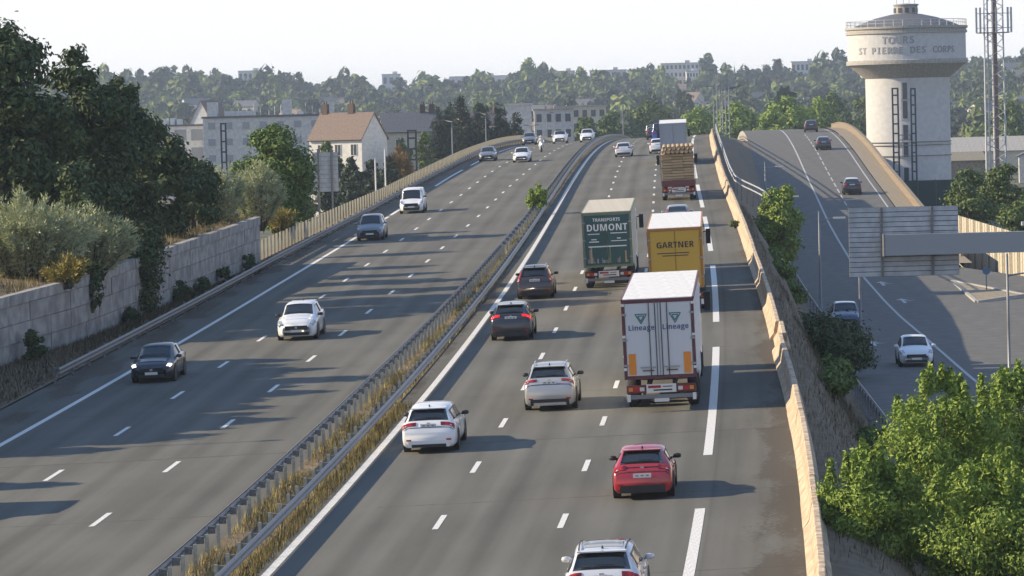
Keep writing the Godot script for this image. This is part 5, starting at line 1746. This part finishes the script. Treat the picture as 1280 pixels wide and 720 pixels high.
	for i in 64:
		var d := hg.randf_range(1120.0, 2330.0)
		var x := hg.randf_range(-0.135, 0.135) * d
		homes.append(Vector2(x, d))
		var red := hg.randf() < 0.35
		var pale := hg.randf() < 0.6
		var lab := "%s walled house with a %s roof half hidden in the hillside trees" % ["white" if pale else "cream", "red tiled" if red else "grey slate"]
		gable_house("house", lab, Vector3(x, hill(x, d) - 1.0, -d), hg.randf_range(-0.8, 0.8), Vector3(hg.randf_range(9, 15), hg.randf_range(7.0, 10.5), 8.0), 3.0, M.white_wall if pale else M.cream_wall, M.tile_red if red else M.slate,
			{small = true, group = "houses on the wooded hill", windows = [["z", 1.0, -2.4, 5.5, 1.2, 1.6], ["z", 1.0, 2.4, 5.5, 1.2, 1.6]]})

func sheet_mesh() -> ArrayMesh:      # one pane of the translucent screen, a metre square
	if not cache.has("sheet"):
		var st := st_new()
		quad(st, Vector3(-0.5, -0.5, 0), Vector3(0.5, -0.5, 0), Vector3(0.5, 0.5, 0), Vector3(-0.5, 0.5, 0))
		cache["sheet"] = done(st)
	return cache["sheet"]

func tube_ring(r: float, y: float, t: float) -> ArrayMesh:
	var pts := []
	for k in 49:
		pts.append(Vector3(cos(TAU * k / 48) * r, y, sin(TAU * k / 48) * r))
	var st := st_new()
	tube(st, pts, t, t, 5, false)
	return done(st)

func curved_text(parent: Node, s: String, r: float, y: float, h: float, mid: float, adv: float) -> void:
	var f := SystemFont.new()
	f.font_names = PackedStringArray(["Droid Sans"])
	f.font_weight = 700
	var st := SurfaceTool.new()
	st.begin(Mesh.PRIMITIVE_TRIANGLES)
	for i in s.length():
		if s[i] == " ":
			continue
		var a := mid + (i - (s.length() - 1) * 0.5) * adv / r
		var tm := TextMesh.new()
		tm.text = s[i]
		tm.font = f
		tm.font_size = 32
		tm.pixel_size = h / 23.0
		tm.depth = 0.05
		st.append_from(tm, 0, Transform3D(Basis(Vector3.UP, a), Vector3(sin(a) * r, y, cos(a) * r)))
	part("lettering", st.commit(), M.grey_letter, parent)

func build_plants() -> void:
	# tall dark trees behind the block wall
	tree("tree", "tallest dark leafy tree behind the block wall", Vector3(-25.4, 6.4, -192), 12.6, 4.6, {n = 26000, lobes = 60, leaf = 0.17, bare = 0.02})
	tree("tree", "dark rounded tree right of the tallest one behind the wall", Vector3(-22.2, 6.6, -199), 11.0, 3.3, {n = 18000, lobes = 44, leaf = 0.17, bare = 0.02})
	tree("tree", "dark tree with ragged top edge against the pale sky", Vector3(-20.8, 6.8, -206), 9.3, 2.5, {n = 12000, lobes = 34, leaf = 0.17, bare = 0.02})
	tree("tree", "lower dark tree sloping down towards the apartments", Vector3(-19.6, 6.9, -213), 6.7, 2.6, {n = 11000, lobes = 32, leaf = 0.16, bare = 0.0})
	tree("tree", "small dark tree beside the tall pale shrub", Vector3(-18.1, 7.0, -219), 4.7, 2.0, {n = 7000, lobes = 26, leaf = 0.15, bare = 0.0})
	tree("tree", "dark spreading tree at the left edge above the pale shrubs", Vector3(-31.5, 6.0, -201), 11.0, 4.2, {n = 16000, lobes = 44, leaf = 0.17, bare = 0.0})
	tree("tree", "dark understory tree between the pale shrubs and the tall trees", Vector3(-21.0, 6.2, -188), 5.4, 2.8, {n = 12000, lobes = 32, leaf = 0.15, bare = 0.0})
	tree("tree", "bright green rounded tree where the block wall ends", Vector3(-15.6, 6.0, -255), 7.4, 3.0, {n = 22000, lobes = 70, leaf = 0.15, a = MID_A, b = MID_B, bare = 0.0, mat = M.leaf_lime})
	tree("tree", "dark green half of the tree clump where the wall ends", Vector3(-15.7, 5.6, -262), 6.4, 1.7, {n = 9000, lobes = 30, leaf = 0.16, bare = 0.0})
	# the row goes on to the left of the picture, where its shade falls on the slow lane
	for q in [[-29.5, 123.5, 5.2, 1.5], [-28.6, 136.5, 6.6, 2.3], [-28.2, 141.0, 7.4, 2.6], [-28.0, 146.0, 7.0, 2.7], [-27.4, 151.0, 7.6, 2.6], [-27.0, 156.0, 8.6, 2.6], [-26.6, 161.0, 7.0, 2.5], [-26.4, 166.0, 6.0, 2.3], [-27.6, 138.6, 6.2, 2.6], [-27.4, 143.6, 6.4, 2.7], [-27.0, 148.6, 6.2, 2.7], [-26.8, 153.6, 6.6, 2.6], [-26.3, 158.6, 6.0, 2.6], [-26.0, 163.5, 5.6, 2.4], [-28.0, 133.4, 4.6, 1.8]]:
		tree("tree", "dark leafy tree of the row on the raised land beside the slow lane", Vector3(q[0], rd(-30, q[1]).y + 2.8, -q[1]), q[2], q[3], {n = 12000, lobes = 60, leaf = 0.22, bare = 0.0, group = "trees on the raised land"})
	# pale shrubs over the wall
	spray_bush("shrub", "broad silvery shrub spilling over the block wall", Vector3(-22.9, 5.7, -181), 5.0, 3.5, {stems = 160, per = 190, leaf = 0.15})
	spray_bush("shrub", "silvery shrub with long arching tips beside the ivy", Vector3(-20.3, 5.9, -185), 3.9, 2.5, {stems = 120, per = 150})
	spray_bush("shrub", "silvery shrub running off at the left edge on the wall", Vector3(-27.4, 5.6, -174), 2.6, 2.4, {stems = 90, per = 150})
	spray_bush("shrub", "tall upright silvery shrub before the small dark tree", Vector3(-17.3, 7.0, -226), 4.6, 1.9, {stems = 110, per = 150})
	spray_bush("shrub", "silvery shrub in front of the bright green tree", Vector3(-15.7, 6.7, -239), 4.5, 2.0, {stems = 110, per = 150})
	for q in [[-17.2, 7.2, 229.0, "golden flowering shrub on the wall top below the tall silvery shrub"], [-14.9, 6.4, 250.0, "golden shrub at the foot of the bright green tree"], [-20.6, 5.9, 178.0, "golden dry shrub hanging over the wall"], [-24.6, 5.6, 176.0, "golden dry shrub on the wall near the left edge"]]:
		spray_bush("shrub", q[3], Vector3(q[0], q[1], -q[2]), 1.5, 1.2, {stems = 30, per = 60, a = GOLD_A, b = GOLD_B, mat = M.straw, group = "golden shrubs on the wall"})
	# ivy down the wall
	for q in [[196.0, 4.6, 1.1, "dark ivy column hanging from the trees to the foot of the wall", 5000], [183.0, 2.0, 0.35, "thin trail of ivy hanging down the wall face", 700]]:
		var p := rd(tab(T_WALL, q[0]) + 0.45, q[0])
		var iv := thing("ivy", q[3], "ivy", p, 0.0, "ivy on the block wall")
		var lb := []
		for i in 12:
			var u := i / 11.0
			lb.append([Vector3(rng.randf_range(-0.2, 0.2), 3.4 - u * minf(q[1], 3.6) + (0.8 if q[1] > 4.0 else 0.0), rng.randf_range(-0.5, 0.5) * q[2] * 2.0), q[2] * (0.9 if u < 0.5 else 0.65), 1.0])
		part("vine", tube_mesh([Vector3(-0.2, 3.2, 0), Vector3(-0.1, 3.4 - minf(q[1], 3.3), 0.1)], 0.05, 0.03, 5), M.bark, iv)
		part("leaves", leaves(lb, q[4], 0.12, DARK_A, DARK_B, 900 + int(q[0])), M.leaf, iv)
	tree("bush", "small dark green bush at the foot of the wall", rd(-24.2 + 0.9, 171.0), 1.4, 0.75, {n = 2500, lobes = 14, leaf = 0.09, bare = 0.0, category = "bush"})
	for q in [[204.0, 1.3], [210.0, 1.0], [217.0, 1.2], [226.0, 1.4], [190.0, 0.9]]:
		tree("bush", "low dark weed bush between the wall and the crash rail", rd(tab(T_WALL, q[0]) + 0.7, q[0]), q[1], 0.7, {n = 1500, lobes = 10, leaf = 0.09, bare = 0.0, category = "bush", group = "weed bushes along the wall"})
	# on the median and the right
	tree("bush", "leafy green bush growing between the median rails", rd(-4.75, 279.0), 2.3, 0.98, {n = 5000, lobes = 22, leaf = 0.1, a = LIME_A, b = LIME_B, bare = 0.05, mat = M.leaf_lime, category = "bush"})
	for q in [[150.0, 0.45, 1.1], [166.0, 0.6, 1.3], [214.0, 0.35, 1.2], [224.0, 0.6, 1.4], [236.0, 0.4, 1.1], [248.0, 0.65, 1.5], [140.0, 0.7, 1.0]]:
		var sa := rd(tab(T_BAR, q[0]) + 0.6, q[0], 0.1)
		var sb := rr(-6.2, q[0])
		var sp := sa.lerp(sb, q[1])
		sp.y = lerpf(sa.y, sb.y, smoothstep(0.08, 0.95, q[1])) - 0.1
		tree("bush", "low green scrub bush on the slope below the concrete barrier", sp, q[2], q[2] * 0.85, {n = 2600, lobes = 20, leaf = 0.1, bare = 0.0, a = MID_A, b = MID_B, category = "bush", group = "scrub on the slope"})
	var wd := struct_stuff("slope_weeds", blades(26000, func(g):
		var d: float = 95.0 + 180.0 * g.randf()
		var a := rd(tab(T_BAR, d) + 0.6, d, 0.1)
		var b := rr(-6.2, d)
		var u: float = pow(g.randf(), 0.8)
		var p := a.lerp(b, u)
		p.y = lerpf(a.y, b.y, smoothstep(0.08, 0.95, u)) - 0.05
		return [p, g.randf_range(0.06, 0.36)], Color(0.1, 0.095, 0.04), Color(0.28, 0.22, 0.11), 0.008, 44), M.straw)
	wd.set_meta("label", "thin dry weeds scattered over the bare slope")
	tree("bush", "tiny green tuft against the concrete barrier", rd(8.95, 247.0), 0.6, 0.4, {n = 500, lobes = 8, leaf = 0.07, a = MID_A, b = MID_B, category = "bush"})
	tree("tree", "young green tree on the slope beside the tube railing", Vector3(18.4, 2.4, -263), 5.7, 2.05, {n = 16000, lobes = 60, leaf = 0.13, a = MID_A, b = LIME_B, shape = "column", mat = M.leaf_lime, bare = 0.02})
	tree("bush", "large dark bush at the foot of the bare slope", Vector3(15.2, 0.1, -187), 3.1, 3.0, {n = 20000, lobes = 60, leaf = 0.12, bare = 0.0, b = Color(0.075, 0.11, 0.03), category = "bush"})
	tree("bush", "dark bush spreading down the slope beside the larger one", Vector3(14.0, 0.8, -201), 2.5, 2.2, {n = 9000, lobes = 28, leaf = 0.12, bare = 0.0, b = Color(0.075, 0.11, 0.03), category = "bush"})
	for q in [[11.9, 0.0, 108.5, 5.55, 2.45, "bright leafy tree with upright shoots nearest the concrete barrier", 42000], [14.6, 0.0, 113.0, 5.3, 2.5, "bright leafy tree hiding the apron at the right edge", 42000], [9.5, 0.5, 103.0, 3.3, 1.75, "low bright tree leaning towards the concrete barrier", 22000], [12.6, 0.0, 102.0, 3.7, 2.3, "bright leafy thicket in front of the taller trees", 36000]]:
		var t := tree("tree", q[5], Vector3(q[0], q[1], -q[2]), q[3], q[4], {n = q[6], lobes = 60, leaf = 0.07, a = LIME_A, b = LIME_B, mat = M.leaf_lime, bare = 0.0, lobe = 0.3, slim = 0.4})
		var g := RandomNumberGenerator.new()
		g.seed = int(q[0] * 10)
		var sl := []
		for i in 16:
			var a := g.randf() * TAU
			var rr0: float = q[4] * g.randf_range(0.1, 0.85)
			var base := Vector3(cos(a) * rr0, q[3] * (0.97 - 0.3 * rr0 / q[4]), sin(a) * rr0)
			for e in 5:
				sl.append([base + Vector3(0, e * 0.13, 0), 0.16 - e * 0.02, 1.2])
		part("shoots", leaves(sl, 3500, 0.08, LIME_A, LIME_B, 50 + int(q[0])), M.leaf_lime, t)
	for q in [[41.2, 1.6, 345.0, 6.3, 2.9, "dark round tree behind the board fence"], [45.2, 1.5, 350.0, 6.9, 3.2, "dark tree at the right edge behind the board fence"], [43.0, 1.2, 322.0, 4.6, 2.4, "lower green tree close behind the board fence"], [47.5, 1.2, 330.0, 5.6, 2.8, "green tree beside the parked cars behind the fence"]]:
		tree("tree", q[5], Vector3(q[0], q[1] - 1.2, -q[2]), q[3] + 1.0, q[4], {n = 9000, lobes = 34, leaf = 0.17, bare = 0.0, a = DARK_A, b = MID_B, group = "trees behind the board fence"})
	# mid distance trees
	for q in [[47.0, 790.0, 15.6, 6.0], [58.5, 805.0, 17.0, 7.4], [68.0, 840.0, 16.5, 6.5], [41.0, 830.0, 15.0, 5.5], [53.0, 770.0, 13.6, 5.0]]:
		tree("tree", "bright yellow green tree in the row beyond the bridge crest", Vector3(q[0], 0, -q[1]), q[2], q[3], {n = 9000, lobes = 60, leaf = 0.42, a = LIME_A, b = LIME_B, mat = M.leaf_lime, bare = 0.05, group = "yellow green trees beyond the crest"})
	for q in [[76.0, 910.0, 18.5, 7.0], [86.0, 930.0, 17.0, 7.0], [33.0, 900.0, 17.0, 6.5], [24.0, 920.0, 15.5, 6.0], [98.0, 900.0, 14.0, 6.0], [112.0, 860.0, 15.0, 6.5], [16.0, 780.0, 13.5, 4.2], [20.5, 790.0, 13.6, 4.5], [104.0, 800.0, 10.0, 5.0]]:
		tree("tree", "dark rounded tree on the plain beyond the bridge crest", Vector3(q[0], 0, -q[1]), q[2], q[3], {n = 5000, lobes = 34, leaf = 0.45, a = DARK_A, b = MID_B, bare = 0.05, group = "dark trees beyond the crest"})
	for q in [[-7.2, 600.0, 18.2, 4.0], [-4.2, 604.0, 17.6, 4.1], [-1.2, 600.0, 16.4, 3.7], [-10.4, 590.0, 16.0, 3.6], [1.4, 612.0, 15.0, 3.4], [-9.2, 612.0, 17.0, 3.8]]:
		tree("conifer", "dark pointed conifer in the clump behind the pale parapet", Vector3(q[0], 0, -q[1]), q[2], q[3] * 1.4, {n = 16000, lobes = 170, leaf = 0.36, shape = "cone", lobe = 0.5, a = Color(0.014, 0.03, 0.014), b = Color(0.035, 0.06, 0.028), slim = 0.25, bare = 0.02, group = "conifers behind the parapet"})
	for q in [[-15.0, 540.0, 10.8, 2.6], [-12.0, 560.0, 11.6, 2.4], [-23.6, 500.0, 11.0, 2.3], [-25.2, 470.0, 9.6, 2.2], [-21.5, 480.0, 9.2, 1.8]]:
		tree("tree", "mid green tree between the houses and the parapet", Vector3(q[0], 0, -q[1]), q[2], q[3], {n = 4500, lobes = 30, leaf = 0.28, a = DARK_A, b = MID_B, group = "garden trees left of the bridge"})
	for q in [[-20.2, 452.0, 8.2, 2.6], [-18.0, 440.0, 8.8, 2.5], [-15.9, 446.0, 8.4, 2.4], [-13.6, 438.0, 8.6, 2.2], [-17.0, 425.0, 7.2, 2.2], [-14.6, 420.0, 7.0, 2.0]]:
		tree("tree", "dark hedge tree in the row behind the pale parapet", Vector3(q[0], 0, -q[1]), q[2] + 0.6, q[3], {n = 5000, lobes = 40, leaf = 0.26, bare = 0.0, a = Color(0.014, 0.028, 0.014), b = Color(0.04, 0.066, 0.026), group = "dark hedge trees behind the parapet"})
	for q in [[-13.9, 400.0, 9.4], [-13.0, 404.0, 10.4]]:
		var ps := thing("pale_post", "thin pale post standing before the dark hedge trees", "post", Vector3(q[0], 0, -q[1]), 0.0, "pale posts before the hedge")
		part("shaft", tube_mesh([Vector3(0, 0, 0), Vector3(0, q[2], 0)], 0.1, 0.08, 6), M.plate, ps)
		part("cap", box_mesh(Vector3(0.26, 0.12, 0.26), Vector3(0, q[2], 0)), M.plate, ps)
	spray_bush("shrub", "rusty orange shrub rising over the pale parapet", Vector3(-13.2, 5.0, -462), 5.6, 1.7, {stems = 50, per = 80, leaf = 0.28, a = Color(0.16, 0.1, 0.03), b = Color(0.3, 0.19, 0.06), mat = M.straw})
	# landmark trees on the ridge
	for q in [[158.0, 2440.0, 20.0, 5.0], [165.0, 2440.0, 22.0, 4.6], [172.0, 2440.0, 25.0, 5.0]]:
		tree("cypress", "tall dark column of cypress on the ridge", Vector3(q[0], hill(q[0], q[1]) - 1.0, -q[1]), q[2], q[3], {n = 5000, lobes = 70, leaf = 0.8, lobe = 0.5, shape = "column", a = Color(0.012, 0.024, 0.014), b = Color(0.03, 0.05, 0.028), group = "cypresses on the ridge", mat = M.leaf_far})
	for q in [[-70.0, 2500.0, 22.0, 6.5, "umbrella pine with a bare trunk standing above the ridge"], [-47.0, 2480.0, 18.0, 7.0, "broad dark pine on the ridge right of the umbrella pine"], [-39.0, 2490.0, 20.0, 7.5, "second broad dark pine on the ridge"], [232.0, 2450.0, 21.0, 6.0, "ragged pine on the ridge just left of the water tower"]]:
		tree("pine", q[4], Vector3(q[0], hill(q[0], q[1]) - 1.0, -q[1]), q[2], q[3], {n = 2200, lobes = 18, leaf = 0.8, shape = "flat", a = Color(0.012, 0.026, 0.014), b = Color(0.034, 0.055, 0.028), bare = 0.45, mat = M.leaf_far})
	# the wooded hillside: thousands of crowns, one mass
	var kinds := []
	for k in 5:
		var r: float = [4.6, 5.2, 4.0, 5.6, 3.0][k]
		var h: float = [10.0, 11.5, 9.0, 9.5, 12.5][k]
		kinds.append(leaves(crown_lobes(0.5, h, r, 30 if k == 4 else 18, 300 + k, "column" if k == 4 else "round", 0.48), 560, 1.2, Color(0.8, 0.8, 0.8), Color(0.95, 0.95, 0.95), 310 + k, 0.55))
	var g := RandomNumberGenerator.new()
	g.seed = 2024
	var xf := [[], [], [], [], []]
	var cl := [[], [], [], [], []]
	var patchy := FastNoiseLite.new()
	patchy.seed = 9
	patchy.frequency = 0.016
	for i in 7600:
		var d := 1000.0 + 1750.0 * pow(g.randf(), 0.7)
		var x := g.randf_range(-0.152, 0.152) * d
		var v := patchy.get_noise_2d(x, d * 0.6)
		if d < 1300.0 and g.randf() < 0.45:
			continue
		if v < -0.42 and g.randf() < 0.7:
			continue
		var hides := false
		for q in homes:
			if absf(q.x - x) < 9.0 and q.y - d > -6.0 and q.y - d < 38.0:
				hides = true
				break
		if hides:
			continue
		var k := 4 if g.randf() < 0.12 else g.randi() % 4
		var s := g.randf_range(0.5, 1.15) * (1.45 if g.randf() < 0.2 else 1.0) * (1.0 + 0.35 * smoothstep(2150.0, 2400.0, d))
		xf[k].append(Transform3D(Basis(Vector3.UP, g.randf() * TAU).scaled(Vector3(s, s * g.randf_range(0.8, 1.15), s)), Vector3(x, hill(x, d) - 0.8, -d)))
		var warm := clampf(0.5 + v * 1.7 + g.randf_range(-0.4, 0.4), 0.0, 1.0)
		cl[k].append(Color(0.024, 0.046, 0.02).lerp(Color(0.19, 0.24, 0.05), warm * warm))
	for k in 5:
		var mm := MultiMesh.new()
		mm.transform_format = MultiMesh.TRANSFORM_3D
		mm.use_colors = true
		mm.mesh = kinds[k]
		mm.instance_count = xf[k].size()
		for i in xf[k].size():
			mm.set_instance_transform(i, xf[k][i])
			mm.set_instance_color(i, cl[k][i])
		var mi := MultiMeshInstance3D.new()
		mi.name = numbered("hillside_wood")
		mi.multimesh = mm
		mi.material_override = M.leaf_far
		add_child(mi)
		mi.set_meta("kind", "stuff")
		tag(mi, "hazy mass of trees covering the far hillside", "wood", "hillside woods")
